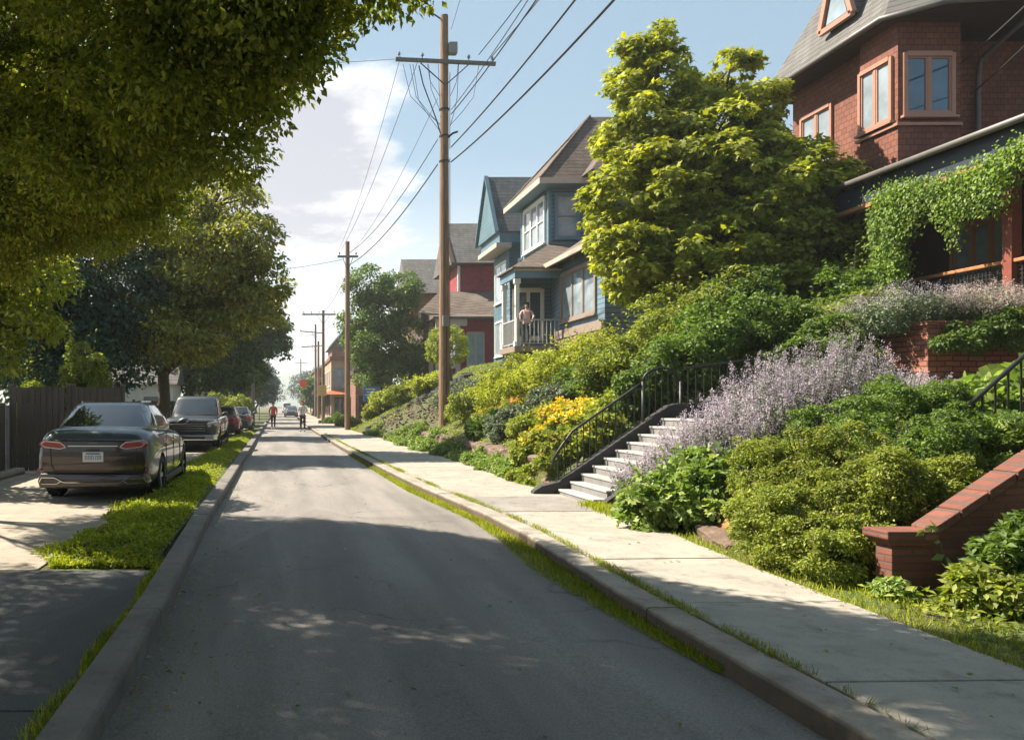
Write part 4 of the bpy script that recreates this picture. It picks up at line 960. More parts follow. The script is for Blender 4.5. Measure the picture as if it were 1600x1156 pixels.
# ================= crimson house
C=tag(empty('crimson_house',(0,0,0)),'crimson shingled house with grey side gable and beige porch posts','house')
MB().prism([(11.1,48.2),(19,48.2),(19,53),(11.1,53)],2.2,10.5).build('wall',M['red_sid'],C)
MB().add([(10.6,47.4,10.35),(19.5,47.4,10.35),(19.5,53.8,10.35),(10.6,53.8,10.35),(10.6,50.3,13.45),(19.5,50.3,13.45)],[(0,1,5,4),(2,3,4,5),(0,4,3),(1,2,5),(0,3,2,1)]).build('roof',M['roof_grey'],C)
mb=MB(); mb.bar((10.55,47.3,10.3),(10.55,50.3,13.48),.08,.22,up=(1,0,0)); mb.build('barge_board',M['brownwall'],C)
MB().box((11.06,48.16,2.3),(11.2,48.3,10.3)).build('corner_board',M['trim_white'],C)
MB().add([(8.6,43.6,6.6),(14,43.6,6.6),(14,48.18,8.7),(9.9,48.18,8.7),(8.6,48.18,7.4),(8.6,43.6,6.5),(14,43.6,6.5),(14,48.18,6.5),(8.6,48.18,6.5)],[(0,1,2,3,4),(5,8,7,6),(0,5,6,1),(1,6,7,2),(2,7,8,4,3),(4,8,5,0)]).build('porch_roof',M['roof_brown'],C)
MB().prism([(10.4,44.4),(13.8,44.4),(13.8,48.19),(10.4,48.19)],2.2,6.49).build('porch_wall',M['red_sid'],C)
window(C,(10.4,47.4,3.9),(0,-1,0),1.6,1.7,(-1,0,0),'trim_white','glass_pale',1,0)
window(C,(10.75,44.4,3.6),(1,0,0),.9,2.1,(0,-1,0),'trim_beige','glass_pale',1,0)
MB().box((8.8,43.8,2.9),(10.39,48.1,3.1)).build('porch_deck',M['trim_beige'],C)
MB().box((8.9,44.0,1.6),(9.0,48.0,2.898)).build('porch_skirt',M['trim_beige'],C)
for (x,y) in ((8.95,44.0),(10.1,44.0),(8.95,46.0),(8.95,48.0)): MB().box((x-.12,y-.12,3.1),(x+.12,y+.12,6.49)).build('porch_column',M['trim_beige'],C,bevel=.02)
MB().box((8.8,43.86,6.1),(10.6,43.96,6.495)).build('porch_fascia',M['trim_beige'],C)

# ================= tan house
Tn=tag(empty('tan_house',(0,0,0)),'tan shingled house with grey roof, behind the street tree and tall pole','house')
MB().prism([(10.4,60),(20,60),(20,66),(10.4,66)],1.8,10.4).build('wall',M['tan'],Tn)
MB().add([(9.8,59.2,10.2),(20.5,59.2,10.2),(20.5,66.8,10.2),(9.8,66.8,10.2),(9.8,63,13.5),(20.5,63,13.5)],[(0,1,5,4),(2,3,4,5),(0,4,3),(1,2,5),(0,3,2,1)]).build('roof',M['roof_grey'],Tn)
MB().box((9.9,59.6,8.1),(10.398,66,8.4)).build('cornice',M['roof_brown'],Tn)
MB().add([(9.4,58.2,6.0),(14,58.2,6.0),(14,59.98,7.2),(10.2,59.98,7.2),(9.4,58.2,5.9),(14,58.2,5.9),(14,59.98,5.9),(10.2,59.98,5.9)],[(0,1,2,3),(4,7,6,5),(0,4,5,1),(1,5,6,2),(2,6,7,3),(3,7,4,0)]).build('porch_roof',M['roof_brown'],Tn)
for x in (9.7,11.6,13.5): MB().box((x-.12,58.3,1.6),(x+.12,58.54,5.9)).build('porch_column',M['orange_wood'],Tn)
window(Tn,(10.9,60,3.6),(1,0,0),1.2,1.6,(0,-1,0),'trim_white','glass_pale',1,0)
window(Tn,(12.2,60,8.0),(1,0,0),1.0,1.3,(0,-1,0),'trim_white','glass_pale',1,0)

# ================= storefront block at the road end
Sf=tag(empty('storefront_building',(0,0,0)),'flat roofed tan storefront building beside the slim poles at the road end','building')
MB().prism([(4.9,76),(11,76),(11,92),(4.9,92)],-.1,6.0).build('wall',M['stucco'],Sf)
MB().prism([(4.75,75.85),(11.1,75.85),(11.1,92.1),(4.75,92.1)],6.002,6.35).build('parapet',M['brickfar'],Sf)
window(Sf,(5.2,76,3.3),(1,0,0),1.5,1.8,(0,-1,0),'grey_fence','glass_pale',1,4)
window(Sf,(7.1,76,3.3),(1,0,0),.9,1.8,(0,-1,0),'trim_white','glass_pale',0,0)
window(Sf,(5.3,76,.6),(1,0,0),2.2,1.6,(0,-1,0),'brownwall','glass',2,0,name='shop_window')
for k in range(4): window(Sf,(4.9,79.5+k*3.6,.7),(0,-1,0),2.4,1.9,(-1,0,0),'brownwall','glass',1,0,name='shop_window')
for k in range(4): window(Sf,(4.9,79.2+k*3.6,3.5),(0,-1,0),1.6,1.5,(-1,0,0),'trim_white','glass_pale',1,0)
MB().add([(4.0,75.0,2.6),(9,75.0,2.6),(9,75.99,3.0),(4.89,75.99,3.0),(4.89,92,3.0),(4.0,92,2.6)],[(0,1,2,3),(0,3,4,5)]).build('awning',M['rust'],Sf)
Sg=tag(empty('gabled_house',(0,0,0)),'small gabled house with white roof edge rising behind the storefront','house')
MB().prism([(6.4,98),(12,98),(12,106),(6.4,106)],-.1,9.0).build('wall',M['brickfar'],Sg)
MB().add([(6.0,97.5,8.8),(12.4,97.5,8.8),(12.4,106.5,8.8),(6,106.5,8.8),(9.2,97.5,12.6),(9.2,106.5,12.6)],[(0,4,5,3),(1,2,5,4),(0,1,4),(2,3,5),(0,3,2,1)]).build('roof',M['roof_grey'],Sg)
mb=MB(); mb.bar((5.9,97.4,8.75),(9.2,97.4,12.65),.15,.35,up=(0,1,0)); mb.bar((12.5,97.4,8.75),(9.2,97.4,12.65),.15,.35,up=(0,1,0)); mb.build('barge_board',M['trim_white'],Sg)
window(Sg,(8.5,98,8.9),(1,0,0),1.3,1.4,(0,-1,0),'trim_white','glass',1,0)
Sc=tag(empty('corner_shop',(0,0,0)),'low brown shop with a dark doorway next to the second pole','building')
MB().prism([(6.4,66.5),(9.6,66.5),(9.6,73),(6.4,73)],-.1,4.2).build('wall',M['brickfar'],Sc)
MB().prism([(6.2,66.2),(9.7,66.2),(9.7,73.2),(6.2,73.2)],4.202,4.6).build('parapet',M['brownwall'],Sc)
MB().box((6.7,66.42,0),(7.6,66.49,2.4)).build('door',M['interior'],Sc); window(Sc,(7.9,66.5,.9),(1,0,0),1.4,1.5,(0,-1,0),'brownwall','glass',1,0)
MB().box((6.38,71.8,.1),(6.3,70.8,2.3)).build('door',M['navy'],Sc)
for (x,y,w_,l_,h_,m_,lab) in ((5.0,112,7,18,6.5,'brickfar','far brown block on the right beyond the storefront'),(5.2,140,8,22,5.2,'stucco','farthest tan block on the right side of the road'),(-14,128,8,16,5.0,'white_wall','far pale building on the left beyond the dark trees')):
    fb=tag(empty('far_building',(x,y,0)),lab,'building')
    MB().box((0,0,-.1),(w_,l_,h_)).build('wall',M[m_],fb); MB().box((-.2,-.2,h_+.002),(w_+.2,l_+.2,h_+.35)).build('parapet',M['roof_grey'],fb)
    sx,nx=(0,-1) if x>0 else (w_,1)
    for k in range(4):
        for z in (.8,3.3): window(fb,(sx,3+k*3.6,z),(0,-1,0),1.6,1.5,(nx,0,0),'trim_white','glass_pale',1,0)
    window(fb,(.8,0,3.2),(1,0,0),1.6,1.4,(0,-1,0),'trim_white','glass_pale',1,0)

# ================= stairs, railings, walls
ST_=tag(empty('garden_steps',(4.52,11.1,.1)),'concrete garden steps climbing from the sidewalk between flower banks','steps')
RUN,RISE,NST=.185,.128,10
for i in range(NST):
    x=i*RUN; z=i*RISE
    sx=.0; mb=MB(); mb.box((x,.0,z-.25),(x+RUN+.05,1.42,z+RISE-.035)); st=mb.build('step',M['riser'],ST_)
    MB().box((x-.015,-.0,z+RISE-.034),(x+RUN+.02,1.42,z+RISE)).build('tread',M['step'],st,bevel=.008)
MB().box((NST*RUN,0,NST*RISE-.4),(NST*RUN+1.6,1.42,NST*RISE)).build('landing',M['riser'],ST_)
# dark curved cheek wall on the far side
pts=[(-.42,.0),(-.40,.14),(-.28,.22),(0,.29)]+[(t,.29+t*RISE/RUN) for t in np.arange(.3,NST*RUN,.3)]+[(NST*RUN+.1,.29+NST*RISE),(NST*RUN+1.7,.28+NST*RISE)]
def cheek(y0,y1,x_off=0,dz=0,name='side_wall',mat='cheek'):
    vs=[];n=len(pts)
    for y in (y0,y1):
        for (x,z) in pts: vs.append((x+x_off,y,z+dz))
        for (x,z) in pts: vs.append((x+x_off,y,-.15+max(0,x*.3)))
    fs=[]
    for i in range(n-1):
        fs+= [(i,i+1,n+i+1,n+i),(2*n+i,3*n+i,3*n+i+1,2*n+i+1),(i,2*n+i,2*n+i+1,i+1),(n+i,n+i+1,3*n+i+1,3*n+i)]
    fs+=[(0,n,3*n,2*n),(n-1,2*n+n-1,3*n+n-1,n+n-1)]
    MB().add(vs,fs).build(name,M[mat],ST_,bevel=.02)
cheek(1.425,1.60,0,-.05); cheek(-.15,-.005,.05,-.22)
# iron handrail up the steps
HR=tag(empty('iron_railing',(4.6,12.62,.1)),'black iron railing climbing beside the garden steps to an arched gate','railing')
sl_=RISE/RUN
def rz_(x): return .22+x*sl_
x0r,x1r=-.12,1.30
mb=MB(); mb.tube([(x0r-.05,0,rz_(x0r)+.30),(x0r,0,rz_(x0r)+.50),(x0r+.12,0,rz_(x0r)+.68)]+[(x,0,rz_(x)+.72) for x in np.linspace(x0r+.3,x1r,10)],.022,8)
mb.build('rail',M['iron'],HR,smooth=True); MB().tube([(x,0,rz_(x)+.08) for x in np.linspace(x0r,x1r,4)],.012,6).build('rail',M['iron'],HR,smooth=True)
for x in np.arange(x0r+.06,x1r,.105):
    MB().tube([(x,0,rz_(x)-.03),(x,0,rz_(x)+.71 - (.25 if x<x0r+.1 else 0))],.009,6).build('baluster',M['iron'],HR)
GT=tag(empty('iron_gate',(5.94,12.62,.98)),'arched black iron gate at the top of the railing, in tree shade','gate')
mb=MB()
for k in range(2): mb.tube([(k*.62,0,-.1),(k*.62,0,1.0)],.028,8)
mb.tube([(.62*(.5-.5*math.cos(a)),0,1.0+.22*math.sin(a)) for a in np.linspace(0,math.pi,13)],.022,8); mb.build('gate_frame',M['iron'],GT,smooth=True)
for k in range(1,6):
    a=math.acos(1-2*k/6); MB().tube([(k*.62/6,0,.05),(k*.62/6,0,1.0+.22*math.sin(a))],.009,6).build('baluster',M['iron'],GT)
UR=tag(empty('iron_railing',(6.62,12.62,1.15)),'black railing in deep shade running uphill right of the arched gate','railing')
mb=MB(); mb.tube([(0,0,1.05),(1.2,0,1.2),(2.2,0,1.5)],.022,6); mb.build('rail',M['iron'],UR); MB().tube([(0,0,.1),(1.2,0,.2),(2.2,0,.4)],.014,6).build('rail',M['iron'],UR)
for x in np.arange(.06,2.2,.13):
    t=1.05+.15*min(x/1.2,1)+max(0,(x-1.2))*.3; MB().tube([(x,0,t-1.15),(x,0,t)],.009,5).build('baluster',M['iron'],UR)
# railing on the right side near planter
RR=tag(empty('iron_railing',(7.3,8.35,.95)),'black railing rising to the right edge in front of sunlit leaves below the planter','railing')
mb=MB(); P_=[(-.18,0,.46),(.15,0,.62),(.85,0,1.25),(1.2,0,1.38),(2.3,0,1.5)]; mb.tube(P_,.024,8); mb.build('rail',M['iron'],RR,smooth=True)
for x in np.arange(-.1,2.3,.14):
    t=float(np.interp(x,[p[0] for p in P_],[p[2] for p in P_])); MB().tube([(x,0,-.15+max(0,x)*.3),(x,0,t)],.011,6).build('baluster',M['iron'],RR)
# red brick cheek wall with sloping coping in the near right
BW=tag(empty('brick_stair_wall',(4.80,6.04,.1)),'red brick wall with pier and sloping coping in the near right corner','wall')
mb=MB(); mb.box((.0,0,-.15),(.25,.17,.39)); mb.build('pier',M['red_brick'],BW,bevel=.008)
mb=MB(); mb.loft([[(-.02,-.02,.392),(.27,-.02,.392),(.27,.19,.392),(-.02,.19,.392)],[(-.07,-.05,.45),(.33,-.05,.45),(.33,.22,.45),(-.07,.22,.45)],[(-.07,-.05,.51),(.33,-.05,.51),(.33,.22,.51),(-.07,.22,.51)]]); mb.build('pier_cap',M['red_brick'],BW,bevel=.008)
wz=lambda x:.55+(x-.34)*.66
mb=MB(); vs=[]
for y in (.02,.14):
    vs+=[(.252,y,-.1),(4.0,y,-.1),(4.0,y,wz(4.0)-.06),(.252,y,wz(.30)-.10)]
mb.add(vs,[(0,1,2,3),(4,7,6,5),(0,4,5,1),(1,5,6,2),(2,6,7,3),(3,7,4,0)]).build('wall',M['red_brick'],BW)
cp=MB(); x=.30
while x<3.9:
    a=x+.006;b=x+.214;e_=random.uniform(-.004,.004); cp.add([(a,-.03,wz(a)-.065),(b,-.03,wz(b)-.065),(b,.19,wz(b)-.065),(a,.19,wz(a)-.065),(a,-.03,wz(a)+.01+e_),(b,-.03,wz(b)+.01+e_),(b,.19,wz(b)+.01+e_),(a,.19,wz(a)+.01+e_)],[(0,3,2,1),(4,5,6,7),(0,1,5,4),(1,2,6,5),(2,3,7,6),(3,0,4,7)]); x+=.22
cp.build('coping',M['red_brick'],BW,bevel=.006)
# rock retaining wall
RW=tag(empty('rock_retaining_wall',(0,0,0)),'brown boulder retaining wall at the foot of the flower bank beside the tall pole','retaining wall')
def boulder(parent,c,r,mat='rock',name='boulder'):
    bm=bmesh.new(); bmesh.ops.create_icosphere(bm,subdivisions=3,radius=1)
    ph=[random.uniform(0,6) for _ in range(6)]
    for v in bm.verts:
        p=v.co.copy(); q=Vector((math.copysign(abs(p.x)**.6,p.x),math.copysign(abs(p.y)**.6,p.y),math.copysign(abs(p.z)**.6,p.z)))
        d=1+.10*math.sin(3*p.x+ph[0])*math.sin(3.4*p.y+ph[1])+.07*math.sin(7*p.z+ph[2])+.06*math.sin(9*p.y+ph[3]+4*p.x)+random.uniform(-.02,.02)
        v.co=Vector((q.x*r[0],q.y*r[1],q.z*r[2]))*d
    me=bpy.data.meshes.new(name); bm.to_mesh(me); bm.free(); o=link(name,me,parent,[M[mat]]); o.location=c
    o.rotation_euler=(random.uniform(-.12,.12),random.uniform(-.12,.12),random.uniform(-.25,.25)); return o
y=13.4
while y<27.5:
    l=random.uniform(.5,.95)
    for lay in range(2):
        x=XS(y)+.48+lay*.10+random.uniform(-.05,.05)
        if 15.5<y<22 and lay==0: x+=.1
        boulder(RW,(x,y+l/2+lay*.3,.16+lay*.30),(.22,l*.52,.18))
    y+=l
# dark stone wall running up behind the topiary
DW=tag(empty('stone_slope_wall',(0,0,0)),'dark dry stone wall slanting up behind the tall pole base','retaining wall')
for i in range(24):
    t=i/23; X=4.55+t*4.2; Y=39.5-t*3.5; zt=.25+t*2.6
    for lay in range(2): boulder(DW,(X+random.uniform(-.1,.1),Y,zt-lay*.42),(.32,.3,.24),'cheek','boulder')
PB=tag(empty('rubble_bank',(0,0,0)),'bank of small grey brown rubble between the sidewalk and the dark stone wall','rubble')
mb=MB()
for i in range(900):
    Y=random.uniform(27.5,38); X=XS(Y)+.15+random.random()**.8*2.6; z=gz(X,Y); r=random.uniform(.05,.13)
    p=[(X+random.uniform(-1,1)*r,Y+random.uniform(-1,1)*r,z+random.uniform(-.4,1)*r) for _ in range(4)]
    mb.add(p,[(0,1,2),(0,2,3),(0,3,1),(1,3,2)])
o=mb.build('rubble',M['rock'],PB)
# ------------------------------------------------------------------ people
def skinned(name,verts,edges,radii,mat,parent,root=0,sub=2):
    me=bpy.data.meshes.new(name); me.from_pydata(verts,edges,[]); o=link(name,me,parent,[mat])
    me.validate(); 
    m=o.modifiers.new('s','SKIN'); m.use_smooth_shade=True
    for i,v in enumerate(me.skin_vertices[0].data):
        r=radii[i]; v.radius=(r,r) if not hasattr(r,'__len__') else r; v.use_root=(i==root)
    s=o.modifiers.new('ss','SUBSURF'); s.levels=sub; s.render_levels=sub
    apply_mods(o); o.data.materials.clear(); o.data.materials.append(mat); return o
def person(loc,rz,label,top,bottom,hair,arms,stride=.16,H=1.75,hairlen=.0,skirt=False,tuck='black_cloth',group=None):
    s=H/1.75; root=tag(empty('person',loc,rz),label,'person',group)
    hip,kn,ank=.92*s,.50*s,.09*s
    V=[];E=[];Rr=[]
    def v(p,r,par=None):
        V.append(tuple(p)); Rr.append(r)
        if par is not None: E.append((par,len(V)-1))
        return len(V)-1
    pel=v((0,0,hip+.03),(.15*s,.11*s)); wa=v((0,0,1.12*s),(.125*s,.095*s),pel); ch=v((0,-.01,1.30*s),(.155*s,.105*s),wa); sh=v((0,0,1.44*s),(.10*s,.08*s),ch); nk=v((0,.005,1.50*s),(.055*s,.055*s),sh)
    h1=v((0,.0,1.57*s),(.068*s,.075*s),nk); h2=v((0,.0,1.655*s),(.080*s,.095*s),h1); h3=v((0,-.005,1.725*s),(.055*s,.065*s),h2)
    hands=[]; legs=[]; armsv=[]
    for sd in (-1,1):
        f=stride*sd
        a=v((sd*.095*s,0,hip-.06),.088*s,pel); k=v((sd*.10*s,f*.55+.02,kn),.058*s,a); c=v((sd*.10*s,f*.9-.0,.30*s),.052*s,k); an=v((sd*.10*s,f-.02,ank),.036*s,c); t=v((sd*.105*s,f+.13*s,.035*s),.034*s,an)
        legs.append((a,k,c,an,t))
        S0=v((sd*.175*s,0,1.415*s),.052*s,sh); (e,wr)=arms[0 if sd<0 else 1]
        el=v((sd*e[0]*s,e[1]*s,e[2]*s),.038*s,S0); w_=v((sd*wr[0]*s,wr[1]*s,wr[2]*s),.026*s,el)
        d=(Vector(V[w_])-Vector(V[el])).normalized(); palm=v(Vector(V[w_])+d*.075*s,(.034*s,.018*s),w_)
        armsv.append((S0,el,w_)); hands.append((palm,d,sd))
    body=skinned('body',V,E,Rr,M['skin'],root,0,2)
    for palm,d,sd in hands:      # five unequal bent fingers per hand, rooted inside the palm
        p=Vector(V[palm]); side=d.cross(Vector((0,0,1))); side=(side if side.length>.1 else Vector((0,1,0))).normalized(); nrm_=d.cross(side).normalized()
        for k,(o_,ln) in enumerate(((-.030,.062),(-.011,.074),(.010,.07),(.029,.055),(-.034,.05))):
            th=k==4; b=p+side*o_*s*(.9)-d*(.045 if th else .01)*s; dirr=(d+side*(-.9 if th else o_*4)).normalized()
            m1=b+dirr*ln*.55*s; m2=m1+(dirr+nrm_*.55).normalized()*ln*.5*s
            skinned('finger',[b,m1,m2],[(0,1),(1,2)],[.010*s,.0085*s,.007*s],M['skin'],body,0,1)
    # clothes follow the limbs
    q=lambda i:V[i]
    sv=[q(wa)[:2]+(hip+.02,) ,q(wa),q(ch),q(sh)]; se=[(0,1),(1,2),(2,3)]; sr=[(.178*s,.135*s),(.15*s,.118*s),(.175*s,.125*s),(.108*s,.09*s)]
    for (a,b,c) in armsv:
        i=len(sv); c2=Vector(q(b)).lerp(Vector(q(c)),.55); sv+= [q(a),q(b),tuple(c2)]; se+=[(3,i),(i,i+1),(i+1,i+2)]; sr+=[.066*s,.052*s,.045*s]
    skinned('shirt',sv,se,sr,M[top],root,1)
    pv=[q(pel)]; pe=[]; pr=[(.165*s,.125*s)]
    for (a,k,c,an,t) in legs:
        i=len(pv); e=Vector(q(an)); e.z+=.03; pv+=[q(a),q(k),q(c),tuple(e)]; pe+=[(0,i),(i,i+1),(i+1,i+2),(i+2,i+3)]; pr+=[.10*s,.070*s,.062*s,.055*s]
    skinned('trousers',pv,pe,pr,M[bottom],root,0)
    for (a,k,c,an,t) in legs:
        e=Vector(q(an)); skinned('shoe',[(e.x,e.y-.05,.045),(e.x,e.y+.05,.045),(q(t)[0],q(t)[1]+.02,.035)],[(0,1),(1,2)],[.042*s,.045*s,.036*s],M['black_cloth'],root,1,1)
    hv=[(0,-.035*s,1.60*s),(0,-.03*s,1.68*s),(0,-.012*s,1.735*s)]; he=[(0,1),(1,2)]; hr=[(.082*s,.065*s),(.093*s,.085*s),(.072*s,.08*s)]
    if hairlen: hv.append((0,-.06*s,(1.6-hairlen)*s)); he.append((0,3)); hr.append((.09*s,.05*s))
    skinned('hair',hv,he,hr,M[hair],root,1)
    # face
    fm=MB()
    for sd in (-1,1): fm.disc((sd*.03*s,.087*s,1.645*s),.011*s,(0,1,0),8,.012)
    fm.build('eye',M['black_cloth'],body)
    MB().tube([(0,.082*s,1.65*s),(0,.105*s,1.62*s),(0,.085*s,1.612*s)],[.008*s,.014*s,.008*s],6).build('nose',M['skin'],body,smooth=True)
    MB().bar((-.024*s,.084*s,1.585*s),(.024*s,.084*s,1.585*s),.012,.009).build('mouth',M['red_cloth'],body)
    for sd in (-1,1): MB().disc((sd*.083*s,-.0,1.635*s),.02*s,(1,0,0),8,.015).build('ear',M['skin'],body)
    return root
DN=((.23,-.02,1.16),(.25,.06,.92))
person(((427-CX)*50/F,50,.0),R(186),'person in a red jacket and black trousers walking in the road','red_cloth','black_cloth','hair_dark',(((.25,-.03,1.17),(.20,.12,1.0)),((.26,-.05,1.18),(.24,.03,.95))),.14,1.74)
person(((473-CX)*45.7/F,45.7,.0),R(172),'person with auburn hair, patterned blouse and dark trousers walking toward the camera','print','black_cloth','hair_red',(((.26,-.02,1.18),(.17,.17,1.12)),((.27,-.03,1.17),(.20,.14,1.03))),.10,1.80,.13)
person(((823-CX)*28.6/F,28.6,3.72),R(160),'person in a pale pink top leaning on the porch railing of the blue house','pink_cloth','navy','hair_dark',(((.27,.08,1.20),(.22,.30,1.06)),((.27,.08,1.20),(.22,.30,1.06))),.03,1.66,.08)
# ------------------------------------------------------------------ trees
def limb_mesh(base,targets,r0,mat='bark',fork=.35,rg=rng,segs=7,wob=.25):
    mb=MB(); base=Vector(base); top=Vector(targets[0])
    def path(a,b,ra,rb,bend=.15,n=segs):
        pts=[];L=(b-a).length
        o1=Vector(rg.normal(size=3))*bend*L*.35; o1.z=abs(o1.z)*.3
        for i in range(n+1):
            t=i/n; p=a.lerp(b,t)+o1*math.sin(math.pi*t)+Vector(rg.normal(size=3))*.012*L*(0<i<n); pts.append(p)
        mb.tube(pts,[ra+(rb-ra)*(i/n)**.8 for i in range(n+1)],9); return pts
    main=path(base,top,r0,r0*.28,.08,10)
    main0=main[0]; mb.tube([main0-Vector((0,0,.25)),main0+Vector((0,0,.12)),main0+Vector((0,0,.5))],[r0*1.6,r0*1.25,r0*1.0],10)
    for t in targets[1:]:
        t=Vector(t); k=int(np.clip(fork*10+rg.integers(0,5),2,8)); a=main[k]; ra=r0*(1-.07*k)*.55
        pts=path(a,t,ra,ra*.22)
        for j in range(3):
            b=pts[int(rg.integers(2,len(pts)-1))]; q=b.lerp(t,.5)+Vector(rg.normal(size=3))*(t-a).length*.08
            path(b,q,ra*.38,ra*.1,.15,4)
    return mb
def tree(name,label,cat,base,lobes,mat,nclump,cr,per,size,tpl='leaf',r0=.25,group=None,low=-.6,inner=.45,up=.5,flat=.75,jit=.6,sd=1,clip=None,twigs=True):
    rg=np.random.default_rng(sd); root=tag(empty(name,base),label,cat,group); B=np.array(base,float)
    pos,nor,tip,C=clump_cloud(lobes,nclump,cr,per,rg,low=low,inner=inner,up=up,flat=flat,jit=jit,clip=clip)
    leaves('crown',pos-B,nor,size*(.6+.75*rg.random(len(pos))),M[mat],tpl,root,tip,rg)
    L=sorted(lobes,key=lambda l:-l[2]); tg=[(l[0]-B[0],l[1]-B[1],l[2]-B[2]+l[5]*.2) for l in L if l[1]>B[1]-4.8]
    mb=limb_mesh((0,0,-.05),tg,r0,rg=rg)
    if twigs:
        idx=rg.choice(len(C),min(len(C),60),replace=False)
        LC=np.array([[l[0],l[1],l[2]-.3*l[5]] for l in lobes])
        for i in idx:
            c=C[i]
            if c[1]<B[1]-4.8: continue
            j=np.argmin(np.linalg.norm(LC-c,axis=1)); a=LC[j]-B; b=c-B; m=(a+b)/2+rg.normal(size=3)*.12
            mb.tube([a,m,b],[r0*.16,r0*.10,r0*.03],5)
    mb.build('trunk',M['bark'],root,smooth=True)
    return root
g='big leafy trees on the left side'  # next two trees are unseen, added behind the camera to block sky light
tree('street_tree','unseen broad tree added behind the camera on the left, to darken the road','tree',(-5.8,-3.5,0),
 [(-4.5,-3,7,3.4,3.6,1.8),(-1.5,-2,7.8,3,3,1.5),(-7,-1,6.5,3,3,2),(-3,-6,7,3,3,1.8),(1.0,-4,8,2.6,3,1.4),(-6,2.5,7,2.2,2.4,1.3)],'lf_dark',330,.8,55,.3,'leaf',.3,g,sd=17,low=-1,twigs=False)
tree('street_tree','unseen broad tree added behind the camera on the right, to block sky light','tree',(9.5,-4,1.5),
 [(8,-4,7,3.2,3.4,2),(5,-5,7.5,2.8,3,1.6),(10.5,-2,6,3,3,2.4),(9,-7,6,3.4,3,2.6)],'lf_dark',300,.8,55,.3,'leaf',.3,None,sd=18,low=-1,twigs=False)
# nearest overhanging tree: canopy over the upper left; last lobes, unseen, added to shade the near road
tree('street_tree','huge olive green tree arching over the road from the upper left','tree',(-6.6,11.6,0),
 [(1.05,6.3,5.12,.40,.4,.08),(.70,6.4,5.17,.35,.5,.14),(.12,6.4,5.12,.5,.7,.3),(-.25,6.5,4.9,.62,.85,.45),(-.55,6.8,4.55,.72,.85,.55),(-1.1,6.9,4.85,.95,1.0,.75),(-.86,7.6,4.38,.72,.85,.55),(-1.9,8.4,4.6,1.0,1.0,.75),(-2.5,8.8,5.2,1.4,1.4,1.0),(-2.2,10.1,4.72,1.15,1.2,.8),(-3.35,10.1,4.77,1.35,1.3,1.0),(-4.8,11,6.6,2,2,1.6),(-2.65,11.0,4.4,1.2,1.0,.55),(-4.6,11.0,4.6,1.5,1.3,1.05),(-6.3,12.0,6.9,1.8,1.8,1.6),(-4.15,10.6,3.9,.95,.9,.5),(-7.2,7.5,6.2,1.8,2.2,1.4),(-7.4,4.2,6.2,1.8,2.2,1.4),(-5.0,8.3,6.6,2,1.8,1.2),(-4.5,6.3,6.3,2.2,1.8,1.0),(-2.5,5,6.6,2.5,2.5,1),(-.5,3.3,6.9,2.5,2.5,1)],
 'lf_big',3300,.34,150,.072,'leaf',.13,g,sd=11,inner=.35,low=-1,flat=.55)
tree('street_tree','pale leafy tree drooping into the left edge over the fence','tree',(-7.4,15.2,0),
 [(-4.75,13.9,3.95,.72,.8,.5),(-5.0,13.9,3.15,.7,.7,.55),(-5.35,13.9,2.5,.4,.5,.4),(-5.8,14.5,4.5,1.1,1.0,.7),(-6.6,14.8,3.6,1.2,1.1,1.2)],
 'lf_shrub',170,.42,70,.13,'leaf',.16,g,sd=12,flat=.6)
tree('street_tree','dense green tree behind the pickup with branches reaching over the kerb','tree',(-4.25,24.5,0),
 [(-2.57,24.34,5.67,1.86,2.12,1.42),(-1.24,24.07,6.64,1.24,1.59,0.80),(-1.15,24.43,4.52,1.06,1.42,0.71),(-4.07,24.60,7.09,2.04,2.12,1.42),(-3.19,23.89,3.72,1.50,1.77,0.97),(-0.80,24.78,5.41,0.89,1.15,0.53),(-2.04,24.78,8.24,1.15,1.33,0.71),(-4.96,24.78,4.96,1.77,1.95,1.50)],
 'lf_tree',620,.5,75,.15,'leaf',.26,g,sd=13,flat=.5,low=-1)
tree('street_tree','blue green shadowy tree rising behind the board fence','tree',(-6.6,22.0,0),
 [(-6.8,22,3.8,2.4,1.8,1.7),(-5.4,22.5,3.2,1.6,1.5,1.3),(-8.5,22,4.8,2.2,2,2.2),(-6.0,23,5.6,2.2,1.6,1.6),(-4.9,22.8,4.6,1.3,1.3,1.4)],
 'lf_blue',420,.5,80,.15,'leaf',.22,g,sd=14,low=-1)
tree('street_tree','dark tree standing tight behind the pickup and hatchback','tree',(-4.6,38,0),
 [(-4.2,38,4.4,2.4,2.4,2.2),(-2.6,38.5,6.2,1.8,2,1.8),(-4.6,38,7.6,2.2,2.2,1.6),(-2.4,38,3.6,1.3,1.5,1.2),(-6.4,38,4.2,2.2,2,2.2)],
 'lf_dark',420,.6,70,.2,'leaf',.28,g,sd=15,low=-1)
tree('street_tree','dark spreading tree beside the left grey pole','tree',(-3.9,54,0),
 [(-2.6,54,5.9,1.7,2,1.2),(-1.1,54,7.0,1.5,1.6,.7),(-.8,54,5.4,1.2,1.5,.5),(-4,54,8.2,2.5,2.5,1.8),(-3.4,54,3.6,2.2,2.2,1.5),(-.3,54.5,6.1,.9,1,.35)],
 'lf_dark',420,.6,60,.24,'leaf',.26,g,sd=16,low=-1,flat=.4)
